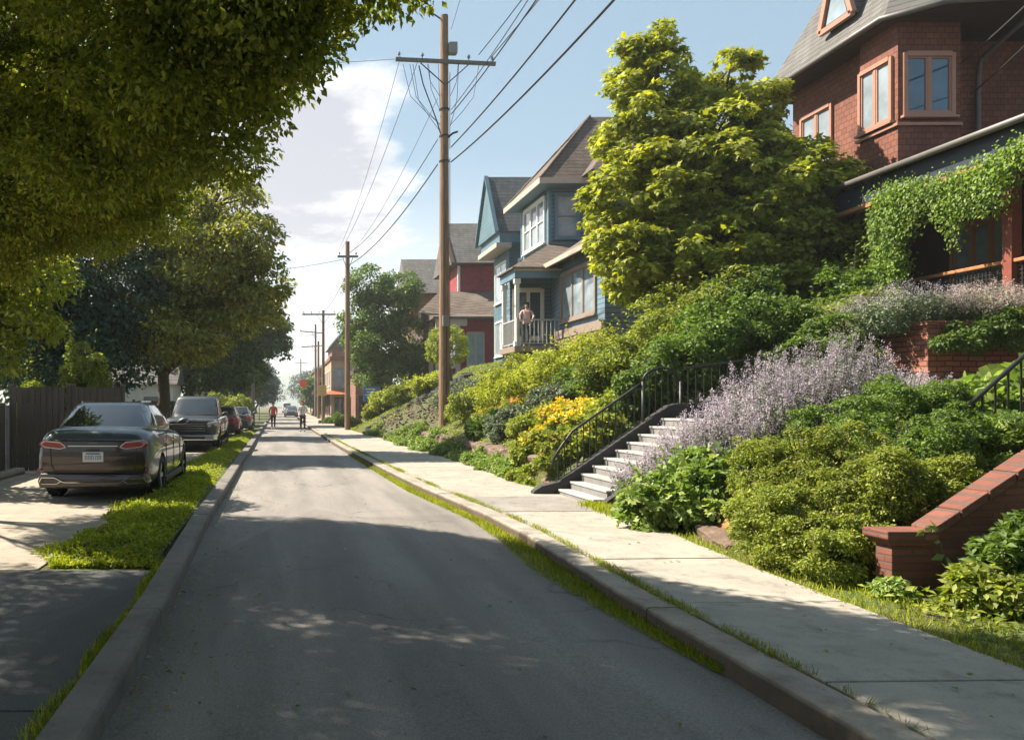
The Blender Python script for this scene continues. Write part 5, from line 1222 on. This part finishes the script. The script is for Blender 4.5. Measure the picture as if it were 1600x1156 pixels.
for k,(x,y,h,r,mt,lab) in enumerate(((-5.2,68,7.5,3.2,'lf_dark','dark round tree past the left grey pole'),(-3.6,84,7.2,2.7,'lf_blue','bluish tree farther along the left of the road'),(-4.8,104,8.5,3.6,'lf_blue','hazy dark tree on the left near the road end'),(-4.5,135,9.0,4.2,'lf_blue','farthest hazy tree on the left at the road end'),(7.2,122,8.0,3.4,'lf_blue','hazy tree on the right near the road end'),(4.2,103,5.2,1.7,'lf_mid','small street tree right of the far road by the gabled house'),(6.5,165,9,4.5,'lf_blue','farthest hazy tree on the right at the road end'),(-12,60,10,4.5,'lf_dark','tall dark tree standing back from the road on the left'),(-12.5,32,9.5,4.2,'lf_dark','broad dark tree deep in the left gardens'),(-14,46,11,5,'lf_dark','very tall dark tree in the left gardens'))):
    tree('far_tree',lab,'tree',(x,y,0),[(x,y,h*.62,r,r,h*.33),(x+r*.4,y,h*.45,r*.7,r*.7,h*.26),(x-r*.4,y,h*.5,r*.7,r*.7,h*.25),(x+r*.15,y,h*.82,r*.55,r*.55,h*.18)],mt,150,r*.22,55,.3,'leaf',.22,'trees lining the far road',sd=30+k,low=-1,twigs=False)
# right side
tree('maple_tree','bright yellow green maple with two tall peaks before the red house','tree',(10.1,17.8,gz(10.1,17.8)),
 [(8.75,18.3,8.0,1.0,1.3,1.3),(8.75,18.3,9.3,.75,.8,.9),(8.7,18.2,10.1,.42,.5,.6),(10.6,18.3,8.2,1.0,1.2,1.2),(10.6,18.3,9.35,.5,.6,.7),(9.8,17.9,7.3,1.6,1.5,1.2),(10.2,17.6,6.2,2.1,1.9,1.5),(8.3,17.5,6.0,1.2,1.4,1.5),(11.2,17.0,6.2,1.1,1.1,1.1),(12.0,16.6,4.9,.95,1.1,1.0),(11.9,16.9,6.1,.9,.9,.9),(9.6,16.9,4.7,1.9,1.5,1.3),(8.0,17.3,4.9,.9,1.1,1.1),(11.2,16.6,4.6,1.3,1.1,1.1)],
 'lf_maple',1250,.32,58,.13,'maple',.22,None,sd=21,flat=.5,up=.75,jit=.45,low=-1)
tree('street_tree','bushy dark green street tree standing before the tan house','tree',((600-CX)*47/F,47,gz(6.3,47)),
 [(6.2,47,7.3,1.9,1.9,1.6),(5.2,47,8.6,1.3,1.3,1.4),(7.2,47,8.3,1.2,1.3,1.2),(5.6,47,5.3,1.9,1.8,1.5),(7.6,47,5.4,1.8,1.6,1.6),(6.5,47,3.6,2.0,1.6,1.2),(8.3,47,3.9,1.1,1.1,1.1),(4.4,47,6.6,.8,.9,.6)],
 'lf_mid',420,.5,80,.18,'leaf',.2,None,sd=22,low=-1)
# topiary ball on a slim leaning trunk
TX=(698-CX)*31/F; tz=1.6+(632-541)*31/F; tb=gz(TX,31)
rt=tag(empty('topiary_tree',(TX+.2,31,tb)),'ball shaped clipped tree right behind the tall pole','tree')
rg=np.random.default_rng(5); pos,nor,tip,C=clump_cloud([(-.2,0,tz-tb,.78,.78,.74)],130,.17,60,rg,inner=.8,low=-1)
leaves('crown',pos,nor,.08*(.6+.7*rg.random(len(pos))),M['lf_shrub'],'leaf',rt,tip,rg)
MB().tube([(0,0,-.1),(.06,0,.5),(-.02,0,1.0),(-.2,0,tz-tb-.2)],[.10,.08,.07,.05],8).build('trunk',M['bark'],rt,smooth=True)

# ------------------------------------------------------------------ shrubs
SEED=[100]
def shrub(label,X,Y,rx,ry,h,mat,size=.06,n=None,name='garden_shrub',cat='shrub',tpl='leaf',group=None,flowers=None,nf=0,fsize=.05,z=None,cr=None,lumps=9,up=.5,per=90,ftop=.15,stems=True):
    SEED[0]+=1; rg=np.random.default_rng(SEED[0]); z0=gz(X,Y) if z is None else z
    root=tag(empty(name,(X,Y,z0)),label,cat,group)
    lobes=[(0,0,h*.36,rx*.72,ry*.72,h*.40)]
    for k in range(lumps):
        a=2*math.pi*k/lumps+rg.random(); q=.35+.5*rg.random(); lh=h*(.22+.5*rg.random()); xx,yy=math.cos(a)*rx*q,math.sin(a)*ry*q
        dz=(gz(X+xx,Y+yy)-z0)*.8 if z is None else 0
        lobes.append((xx,yy,lh+dz,rx*(.28+.24*rg.random()),ry*(.28+.24*rg.random()),h*(.22+.24*rg.random())))
    cr=cr or max(.09,min(rx,h)*.22); n=n or int(60*(rx*ry*2+rx*h)/(cr*cr*30))+20
    pos,nor,tip,C=clump_cloud(lobes,n,cr,per,rg,inner=.5,low=-.8,up=up,jit=.6)
    leaves('foliage',pos,nor,size*(.55+.8*rg.random(len(pos))),M[mat],tpl,root,tip,rg)
    if stems:
        mb=MB(); SP=[];SN=[];ST=[]
        for k in range(int(16+26*min(rx,1))):
            d=sph(1,rg)[0]; d[2]=abs(d[2])+.25; d/=np.linalg.norm(d); e=d*np.array([rx,ry,h*.85])*(1.02+.35*rg.random()); e[2]+=h*.12
            m_=e*.55+np.array([0,0,h*.12]); mb.tube([tuple(e*.15),tuple(m_),tuple(e)],[.010,.006,.002],4)
            for t in np.linspace(.45,1,int(5+9*rg.random())):
                SP.append(m_+(e-m_)*(t-.45)/.55); SN.append(rg.normal(size=3)*.5+np.array([0,0,.8])); ST.append(d+rg.normal(size=3)*.7)
        leaves('shoot_leaves',np.array(SP),np.array(SN),size*(.8+.7*rg.random(len(SP))),M[mat],tpl,root,np.array(ST),rg)
        for k in range(9):
            c=C[int(rg.integers(len(C)))]; mb.tube([(rg.normal()*.04,rg.normal()*.04,-.05),(c[0]*.4,c[1]*.4,c[2]*.5),tuple(c)],[.018,.012,.004],5)
        mb.build('stem',M['bark'],root)
    if flowers:
        top=C[C[:,2]>h*ftop]; 
        if len(top)<5: top=C
        ci=rg.integers(0,len(top),nf); d=sph(nf,rg); d[:,2]=np.abs(d[:,2])+.2; d=nrm(d); p=top[ci]+d*cr*(1.0+.5*rg.random((nf,1)))
        # each bloom: three crossing petals
        pp=np.repeat(p,3,0)+rg.normal(size=(nf*3,3))*fsize*.3; nn=np.repeat(d,3,0)+rg.normal(size=(nf*3,3))*.8
        leaves('blossom',pp,nn,fsize*(.6+.7*rg.random(nf*3)),M[flowers],'leaf',root,None,rg)
    return root
def spike_bush(label,X,Y,rx,ry,h,nst,leafm='lf_grey',fl='fl_lav',z=None,fl_len=.5,group=None,fsz=.019,name='lavender_bush',cat='flower bush',lean=.30,npt=105):
    """many upright stems, grey leaves low down and plumes of tiny petals on top"""
    SEED[0]+=1; rg=np.random.default_rng(SEED[0]); z0=gz(X,Y) if z is None else z
    root=tag(empty(name,(X,Y,z0)),label,cat,group)
    a=rg.random(nst)*2*math.pi; q=np.sqrt(rg.random(nst)); bx=np.cos(a)*rx*q*.75; by=np.sin(a)*ry*q*.75
    hh=h*(.62+.45*rg.random(nst))*(1-.28*q**2); lx=np.cos(a)*rx*q*lean*1.4+rg.normal(size=nst)*.05; ly=np.sin(a)*ry*q*lean*1.4+rg.normal(size=nst)*.05
    bz=np.array([ (gz(X+x,Y+y)-z0) if z is None else 0 for x,y in zip(bx,by)])
    def at(i,t): 
        return np.stack([bx[i]+lx[i]*t**1.5,by[i]+ly[i]*t**1.5,bz[i]+hh[i]*t],1)
    # stems
    mb=MB()
    for i in range(0,nst,2):
        pts=[tuple(at(np.array([i]),np.array([t]))[0]) for t in (0,.5,1)]; mb.tube(pts,[.006,.004,.002],3,caps=False)
    mb.build('stem',M['stem'],root)
    m=nst*34; i=rg.integers(0,nst,m); t=rg.random(m)*.80; p=at(i,t)+rg.normal(size=(m,3))*np.array([.035,.035,.02]); n_=rg.normal(size=(m,3))+np.array([0,0,.4])
    leaves('foliage',p,n_,.055*(.6+.8*rg.random(m)),M[leafm],'leaf',root,np.array([0,0,.8])+rg.normal(size=(m,3)),rg)
    m=nst*npt; i=rg.integers(0,nst,m); u=rg.random(m); t=1-fl_len*u; sd=rg.integers(0,5,m)
    w=(.012+.05*u)[:,None]; off=rg.normal(size=(m,3))*w; off[:,2]*=.4
    p=at(i,t)+off; n_=rg.normal(size=(m,3))
    leaves('blossom',p,n_,fsz*(.6+.8*rg.random(m)),M[fl],'leaf',root,None,rg)
    return root

gs='pale purple flower spikes right of the steps'
for k,(x,y,rx,h,n,lab) in enumerate(((5.05,10.25,.5,.85,230,'low pale purple spikes closest to the garden steps'),(5.55,9.9,.6,1.28,320,'feathery purple spikes second from the steps'),(6.2,9.9,.65,1.62,360,'tall lavender grey spikes in the middle of the purple bank'),(6.95,9.8,.7,1.62,360,'tallest purple spikes below the shaded garden wall'),(7.7,9.9,.7,.9,320,'broad greyish purple spikes left of the brick planter'),(8.5,10.4,.7,.5,200,'fading purple spikes against the brick planter face'))):
    spike_bush(lab,x,y,rx,.55,h,n,group=gs)
spike_bush('white flecked grey bush low in front of the purple spikes',4.95,9.55,.42,.4,.62,120,fl='fl_white',fl_len=.4,group=None,npt=16)
# right bank shrubs
gr='yellow green shrubs between the steps and the brick stair wall'
shrub('fresh green ferny plant spilling onto the sidewalk by the bottom step',4.72,9.05,.55,.5,.75,'lf_fresh',.10,tpl='sprig',per=60,flowers='fl_white',nf=60,fsize=.03,cat='plant',name='leafy_plant')
shrub('small pale ferny tuft beside the bottom step',4.62,9.75,.32,.3,.5,'lf_fresh',.08,tpl='sprig',per=55,cat='plant',name='leafy_plant')
shrub('dark green leafy plant behind the ferny plant near the low edging stone',5.25,8.8,.45,.5,.62,'lf_deep',.1)
for (x,y,rx,ry,h,mt,lab) in ((4.72,7.35,.50,.5,.72,'lf_shrub','mounded lime shrub nearest the low edging stone'),(4.72,6.72,.44,.42,.62,'lf_shrub','small mounded shrub left of the brick pier, touching the sidewalk'),(5.3,7.75,.6,.55,.95,'lf_shrub','taller lime shrub behind the two mounded ones'),(5.5,6.95,.6,.5,.8,'lf_shrub','bushy lime shrub just behind the brick pier'),(6.1,7.5,.65,.6,.80,'lf_deep','mid green shrub in half shade behind the brick stair wall'),(6.25,8.5,.7,.6,.98,'lf_deep','rounded green shrub at the foot of the purple spikes'),(7.2,8.9,.75,.5,.85,'lf_deep','dark shrub in shade below the brick planter'),(6.9,7.6,.6,.6,.60,'lf_deep','low shady shrub in the dip behind the sloping coping'),(5.5,8.6,.5,.45,.8,'lf_shrub','olive shrub between the ferny plant and the purple spikes')):
    shrub(lab,x,y,rx,ry,h,mt,.031,group=gr,per=120,cr=.085)
shrub('sunlit large leaved plant behind the right iron railing',8.3,9.0,.6,.4,.42,'lf_fresh',.16,tpl='sprig',per=36,name='leafy_plant',cat='plant')
shrub('sunlit lime plant at the right edge behind the iron railing',9.0,9.3,.6,.4,.40,'lf_fresh',.16,tpl='sprig',per=36,flowers='fl_orange',nf=6,name='leafy_plant',cat='plant')
shrub('bright low plant right of the railing foot above the brick coping',7.3,7.5,.6,.4,.35,'lf_fresh',.12,tpl='sprig',per=40,name='leafy_plant',cat='plant')
shrub('olive shrub in the lower right corner in front of the brick wall',5.08,5.5,.24,.2,.30,'lf_shrub',.06)
shrub('leafy shrub on the right edge in front of the brick wall',5.45,5.65,.28,.22,.38,'lf_deep',.06)
shrub('small weed tuft against the brick pier foot',4.72,5.93,.08,.06,.10,'lf_fresh',.045,name='weed',cat='weed')
# creeper sprig on the brick pier
rg=np.random.default_rng(3); m=14; cpx=np.linspace(0,1,m); ps=np.stack([5.02+cpx*.42,np.full(m,6.0),.62-.42*cpx+.10*np.sin(cpx*9)],1)
rc=tag(empty('creeper',(5.0,6.0,.5)),'thin creeper with rounded leaves hanging over the brick pier cap','creeper')
leaves('foliage',ps-np.array([5.0,6.0,.5]),np.tile([(-.2,-1,.5)],(m,1))+rg.normal(size=(m,3))*.3,.085*(.7+.6*rg.random(m)),M['lf_fresh'],'leaf',rc,rg.normal(size=(m,3)),rg)
MB().tube([tuple(p-np.array([5.0,5.99,.5])) for p in ps],.004,4).build('stem',M['stem'],rc)
# planter top, porch bushes
spike_bush('grey green flower bush spilling over the brick planter, left half',10.25,12.6,.8,.6,.86,300,fl='fl_lav',z=2.75,fl_len=.12,npt=14,name='flower_bush')
spike_bush('pale pink topped bush spilling over the brick planter, right half',11.3,12.3,.75,.55,.84,300,fl='fl_pinkish',z=2.75,fl_len=.45,name='flower_bush')
spike_bush('pale pink topped bush at the right edge above the planter',12.0,12.1,.55,.5,.5,150,fl='fl_pinkish',z=2.75,fl_len=.45,name='flower_bush')
shrub('dark trailing greenery hanging over the shaded planter side',11.0,11.85,.75,.22,.55,'lf_deep',.06,z=2.42,stems=False)
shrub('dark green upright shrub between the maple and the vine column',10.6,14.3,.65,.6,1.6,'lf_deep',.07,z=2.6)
shrub('bush coloured dark for shade left of the upright shrub',9.3,13.7,.8,.6,1.3,'lf_deep',.07,z=2.2)
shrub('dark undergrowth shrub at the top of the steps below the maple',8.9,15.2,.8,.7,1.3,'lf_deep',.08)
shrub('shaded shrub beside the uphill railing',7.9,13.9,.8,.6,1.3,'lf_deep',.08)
shrub('shrub coloured dark for shade right of the arched gate beyond the steps',8.9,12.6,.8,.5,1.15,'lf_deep',.07)  # deep leaf colour of these shrubs stands in for shade above the steps
shrub('shrub coloured dark for shade behind the uphill railing',7.2,13.5,.8,.5,1.1,'lf_deep',.07)
# hanging vine on the porch
rg=np.random.default_rng(9); VI=tag(empty('hanging_vine',(11.5,14.4,5.4)),'green vine curtain hanging along the porch eave and down its far corner','vine')
ys=np.concatenate([np.linspace(10.3,14.6,110),np.linspace(14.05,14.65,40)]); P=[];Tt=[]
st=MB()
for i,y in enumerate(ys):
    col=i>=110; L=(1.65+.35*rg.random()) if col else (.42+.24*math.sin(y*3.1)+.2*math.sin(y*7.3+1)+.35*rg.random())
    if not col and 12.9<y: L+=.15
    nn=int(60*L/.5)
    t=rg.random(nn); yy=y+rg.normal(size=nn)*.05; xx=11.42+rg.normal(size=nn)*.10-.08*np.sin(t*3); zz=5.50+.07*math.sin(y*2.3)-L*t
    P.append(np.stack([xx,yy,zz],1)); st.tube([(11.45-11.5,y-14.4,.05),(11.44-11.5,y-14.4,.1-L)],.005,3,caps=False)
nn=4200; yy=rg.uniform(10.2,14.7,nn); P.append(np.stack([11.45+rg.normal(size=nn)*.16,yy,5.5+.09*np.sin(yy*2.3)+rg.normal(size=nn)*.09],1))
P=np.vstack(P)-np.array([11.5,14.4,5.4]); m=len(P)
leaves('foliage',P,np.array([-.6,-.3,.5])+rg.normal(size=(m,3))*.5,.065*(.6+.7*rg.random(m)),M['lf_ivy'],'leaf',VI,np.array([-.2,0,-1.])+rg.normal(size=(m,3))*.4,rg)
st.build('stem',M['bark'],VI)

# left bank between steps and pole
gb='shrubs and flowers on the bank before the blue house'
def at(px,Y): return (px-CX)*Y/F
for (px,y,rx,ry,h,mt,lab,kw) in (
 (1075,15.6,1.15,.9,1.6,'lf_shrub','tall lime shrub crowding the arched gate under the maple',{}),
 (990,17.0,1.0,.9,1.25,'lf_shrub','lime shrub rising left of the arched gate',{}),
 (905,19.3,1.0,.9,1.4,'lf_lime','golden green hedge shrub below the blue wing windows',{}),
 (845,20.8,1.0,.9,1.4,'lf_lime','golden hedge shrub below the blue porch',{}),
 (790,22.6,.95,.9,1.3,'lf_lime','yellow green hedge shrub left of the golden ones',{}),
 (748,24.6,.9,.9,.9,'lf_shrub','softer green hedge shrub at the left end of the bank',{}),
 (935,17.6,.8,.7,.85,'lf_deep','rounded darker shrub in the middle of the hedge',{}),
 (880,18.2,.7,.6,.6,'lf_grey','grey green cushion plant above the yellow flowers',{}),
 (820,19.0,.8,.6,.5,'lf_grey','sage coloured mound between orange and yellow flowers',{}),
 (905,15.0,.55,.5,.45,'lf_shrub','yellow daisy clump behind the railing, nearest the steps',dict(flowers='fl_yellow',fsize=.07,nf=900,name='yellow_flowers',cat='flowers')),
 (880,16.2,.6,.5,.5,'lf_shrub','bright yellow flower clump at the top of the sunny bank',dict(flowers='fl_yellow',fsize=.07,nf=1100,name='yellow_flowers',cat='flowers')),
 (845,15.2,.5,.5,.45,'lf_shrub','gold flower clump above the end of the rock wall',dict(flowers='fl_yellow',fsize=.065,nf=500,name='yellow_flowers',cat='flowers')),
 (815,20.4,.6,.5,.45,'lf_shrub','orange flower patch right of the tall pole',dict(flowers='fl_orange',nf=600,name='orange_flowers',cat='flowers')),
 (775,21.6,.6,.5,.45,'lf_shrub','orange yellow flower patch nearest the tall pole',dict(flowers='fl_orange',nf=560,name='orange_flowers',cat='flowers')),
 (758,20.6,.42,.4,.55,'lf_deep','dark round shrub sitting on the rock wall by the pole',{}),
 (835,17.4,.6,.6,.45,'lf_shrub','green cushion above the middle of the rock wall',{}),
 (800,18.6,.5,.5,.42,'lf_grey','pale cushion plant on the rocks',{}),
 (880,13.7,.4,.35,.5,'lf_shrub','orange speckled clump at the foot of the railing',dict(flowers='fl_orange',nf=110,name='orange_flowers',cat='flowers')),
 (930,13.5,.45,.35,.5,'lf_shrub','yellow flecked green clump halfway up behind the railing',dict(flowers='fl_yellow',nf=90,name='yellow_flowers',cat='flowers')),
 (965,14.2,.5,.4,.6,'lf_shrub','green clump beside the upper railing',{}),
 (1010,13.6,.5,.4,.95,'lf_deep','shaded green clump just left of the gate post',{}),
 (720,27.5,.9,.8,.9,'lf_grey','grey green shrub at the foot of the crimson house porch',{}),
 (775,26.0,1.0,.8,.8,'lf_grey','pale sage shrub below the blue porch corner',{}),
 (850,24.5,1.1,.8,.7,'lf_grey','grey planting strip against the blue porch skirt',{}),
 (605,43.2,.9,.8,1.5,'lf_lime','rounded bright lime shrub left of the dark stone wall',{}),
 (640,40.8,1.0,.9,1.2,'lf_shrub','spreading lime shrub on top of the dark stone wall',{}),
 (672,38.5,1.0,.9,.9,'lf_lime','low yellow shrub behind the ball tree trunk',{}),
 (590,43.5,.8,.8,.8,'lf_shrub','tawny grass clump beside the second pole',dict(flowers='fl_orange',nf=120,fsize=.08)),
 (545,52,.7,1.0,.6,'lf_shrub','low roadside shrub beyond the second pole',{}),
 (520,60,.8,1.2,.7,'lf_mid','small roadside shrub near the bus stop sign',{}),
 ):
    shrub(lab,at(px,y),y,rx,ry,h,mt,.075 if y<30 else .12,group=gb,per=75,**kw)
# groundcover mounds on the inner sidewalk edge
ge='mounds spilling on the inner sidewalk edge'
for (y,rx,h,lab) in ((14.6,.22,.24,'last small mound at the sidewalk edge before the steps'),(15.6,.28,.30,'plump lime mound at the foot of the rock wall'),(17.0,.30,.30,'second lime mound from the steps along the rock wall'),(18.6,.28,.28,'third lime mound along the rock wall'),(20.4,.30,.26,'feathery mound in front of the rocks'),(22.4,.30,.28,'soft green mound right of the tall pole foot'),(24.6,.45,.45,'soft mound at the foot of the tall pole'),(27.4,.5,.65,'bright rounded shrub just left of the tall pole'),(31,.3,.22,'low green tuft beyond the tall pole'),(36.5,.4,.3,'green tuft below the dark stone wall'),):
    shrub(lab,XS(y)+.18,y,rx,.8 if y>16 else .45,h,'lf_fresh' if y>15 else 'lf_shrub',.06,group=ge,cat='plant',name='edging_plant',per=75)
shrub('rounded hedge bush on the left beyond the hatchbacks',-3.3,47.5,1.3,1.2,2.0,'lf_shrub',.13,z=.03)
shrub('low hedge bush on the left verge by the grey pole',-3.4,56,1.2,1.2,1.6,'lf_mid',.14,z=.03)
for (x,y,h,lab) in ((-6.0,19.0,2.6,'sunlit shrub peeping over the middle of the board fence'),(-4.9,19.2,2.9,'sunlit shrub over the fence at its right end')):
    shrub(lab,x,y,.6,.5,h,'lf_shrub' if h>2 else 'lf_deep',.09,z=.03)

# ------------------------------------------------------------------ stuff: grass, ground cover
def grassy(name,label,pts_fn,n,mat,size,tpl='blade',hz=0,nz=1.0,sd=1,tipup=1.2):
    rg=np.random.default_rng(sd); P=pts_fn(rg,n); m=len(P); nor=rg.normal(size=(m,3)); nor[:,2]=np.abs(nor[:,2])*.4 if tpl=='blade' else np.abs(nor[:,2])+nz
    tip=rg.normal(size=(m,3))*.5+np.array([0,0,tipup]) if tpl=='blade' else None
    sz=size*(.5+rg.random(m)); 
    o=leaves(name,P,nor,sz,M[mat],tpl,None,tip,rg); tag(o,label,'grass',kind='stuff'); return o
def verge(rg,n):
    y=7.35+ (rg.random(n)**1.6)*34; xr=np.array([XL(v)-.30 for v in y]); edge=-2.36+.16*np.sin(y*2.1)+.1*np.sin(y*5.3); left=np.where(y<9.6,edge+ (9.6-y)*-.0,edge)
    u=rg.random(n); x=left+(xr-left)*u; e=np.minimum(u,1-u); hh=.04+.13*np.clip(e*4,0,1)*(.6+.4*np.sin(x*9+1)*np.sin(y*4.1)); hh=hh*np.clip((y-7.3)*1.8,.2,1)
    thin=np.clip(.75+.5*np.sin(x*7.3+y*2.9)*np.sin(y*5.7-x*3)+.35*np.sin(y*1.3),.18,1); k=rg.random(n)<thin*np.clip(e*9+.25,0,1)
    return np.stack([x,y,.05+rg.random(n)**.7*hh],1)[k]
grassy('verge_plants','lush lime ground cover strip between the left kerb and the parking apron',verge,95000,'grass',.042,'leaf',sd=1,nz=.3)
vs=[];
tag(sheet('verge_soil',list(np.linspace(-2.28,-1.24,8)),list(np.arange(7.5,60,.6)),lambda x,y:.062,M['soil']),kind='structure')
grassy('verge_grass','grass blades standing in the left verge',lambda rg,n:verge(rg,n),7000,'grass',.07,sd=2)
def joint(rg,n):
    y=-1+ (rg.random(n)**1.3)*40; w=np.abs(np.sin(y*1.7)+np.sin(y*.6+1)*.7+np.sin(y*4.3)*.4); k=rg.random(n)<np.clip(w*.75,0.05,1); y=y[k]
    x=np.array([XR(v) for v in y])+.248+rg.normal(size=len(y))*(.014+.012*np.clip(w[k],0,2)); return np.stack([x,y,np.full(len(y),.125)],1)
grassy('joint_grass','moss and grass in the joint between kerb and sidewalk',joint,24000,'grass',.04,sd=3)
def gutter(rg,n):
    y=4.6+rg.random(n)*20; prof=np.interp(y,[4.6,5.6,7.5,9.5,11,14,18,24.6],[.02,.12,.30,.20,.12,.18,.12,.05]); x=np.array([XR(v) for v in y])-rg.random(n)**1.5*prof
    return np.stack([x,y,np.full(n,-.008)],1)
grassy('gutter_grass','thin grass growing from the road edge along the right kerb',gutter,26000,'grass',.05,sd=4,tipup=.8)
def inner(rg,n):
    y=1+rg.random(n)**1.2*60; x=np.array([XS(v) for v in y])+(-.03+rg.random(n)**1.4*.45*np.where(y<7,1.6,1)); k=~((y>11.05)&(y<12.75)&(x>4.55)); x=x[k];y=y[k]
    return np.stack([x,y,np.array([max(gz(a,b),.12 if a<XS(b)+.02 else 0) for a,b in zip(x,y)])],1)
grassy('edge_grass','grass fringe along the inner edge of the sidewalk',inner,52000,'grass',.052,sd=5,tipup=.8)
def kerbside(rg,n):
    y=2.5+rg.random(n)**.7*5; w=.03+.10*np.abs(np.sin(y*2.2))*np.abs(np.sin(y*.9+1)); x=np.array([XL(v) for v in y])-.22-rg.random(n)**1.6*w
    return np.stack([x,y,np.full(n,.05)],1)
grassy('kerb_grass','sparse grass growing behind the left kerb in the shade',kerbside,3500,'grass',.055,sd=12)
def foot(rg,n):
    y=9.3+rg.random(n)*1.9; x=4.5+rg.normal(size=n)*.09-.0*y; return np.stack([x,y,np.full(n,.135)],1)
grassy('step_grass','grass at the foot of the garden steps',foot,5000,'grass',.07,sd=6)
def bank(rg,n):
    y=3+rg.random(n)**1.1*43; x=np.array([XS(v) for v in y])+.35+rg.random(n)*6.0; k=~((y>26.8)&(y<37)&(x<np.array([XS(v) for v in y])+2.9))&~((y>10.9)&(y<12.8))&~((y>5.95)&(y<6.4)&(x>4.6)); x=x[k];y=y[k]; 
    return np.stack([x,y,np.array([gz(a,b) for a,b in zip(x,y)])+rg.random(len(x))*.10],1)
grassy('ground_cover','low leafy ground cover over the right bank',bank,80000,'lf_shrub',.06,'leaf',sd=7,nz=.5)
def leftback(rg,n):
    y=18.6+rg.random(n)*45; x=-3.6-rg.random(n)**1.3*14; return np.stack([x,y,.04+rg.random(n)*.25],1)
grassy('left_undergrowth','dark undergrowth below the left trees',leftback,30000,'lf_deep',.12,'leaf',sd=8,nz=.4)
def litter(rg,n):
    y=2.5+rg.random(n)**1.5*18; x=np.where(rg.random(n)<.6,np.array([XL(v) for v in y])+.03+rg.random(n)**2*.5,-.9+rg.random(n)*5); return np.stack([x,y,np.where(x>np.array([XR(v) for v in y])-.02,.142,.006+.0*x)],1)
o=grassy('fallen_leaves','scattered dry leaf litter on road and sidewalk',litter,800,'lf_big',.035,'leaf',sd=9,nz=6)
# low edging stones at the bank foot
ES=tag(empty('edging_stone',(4.55,8.0,.1)),'low weathered edging stone at the bank foot between two shrubs','stone')
boulder(ES,(.12,.15,.05),(.16,.45,.11),'rock','stone_block'); boulder(ES,(.42,.35,.1),(.2,.3,.18),'rust','stone_block')
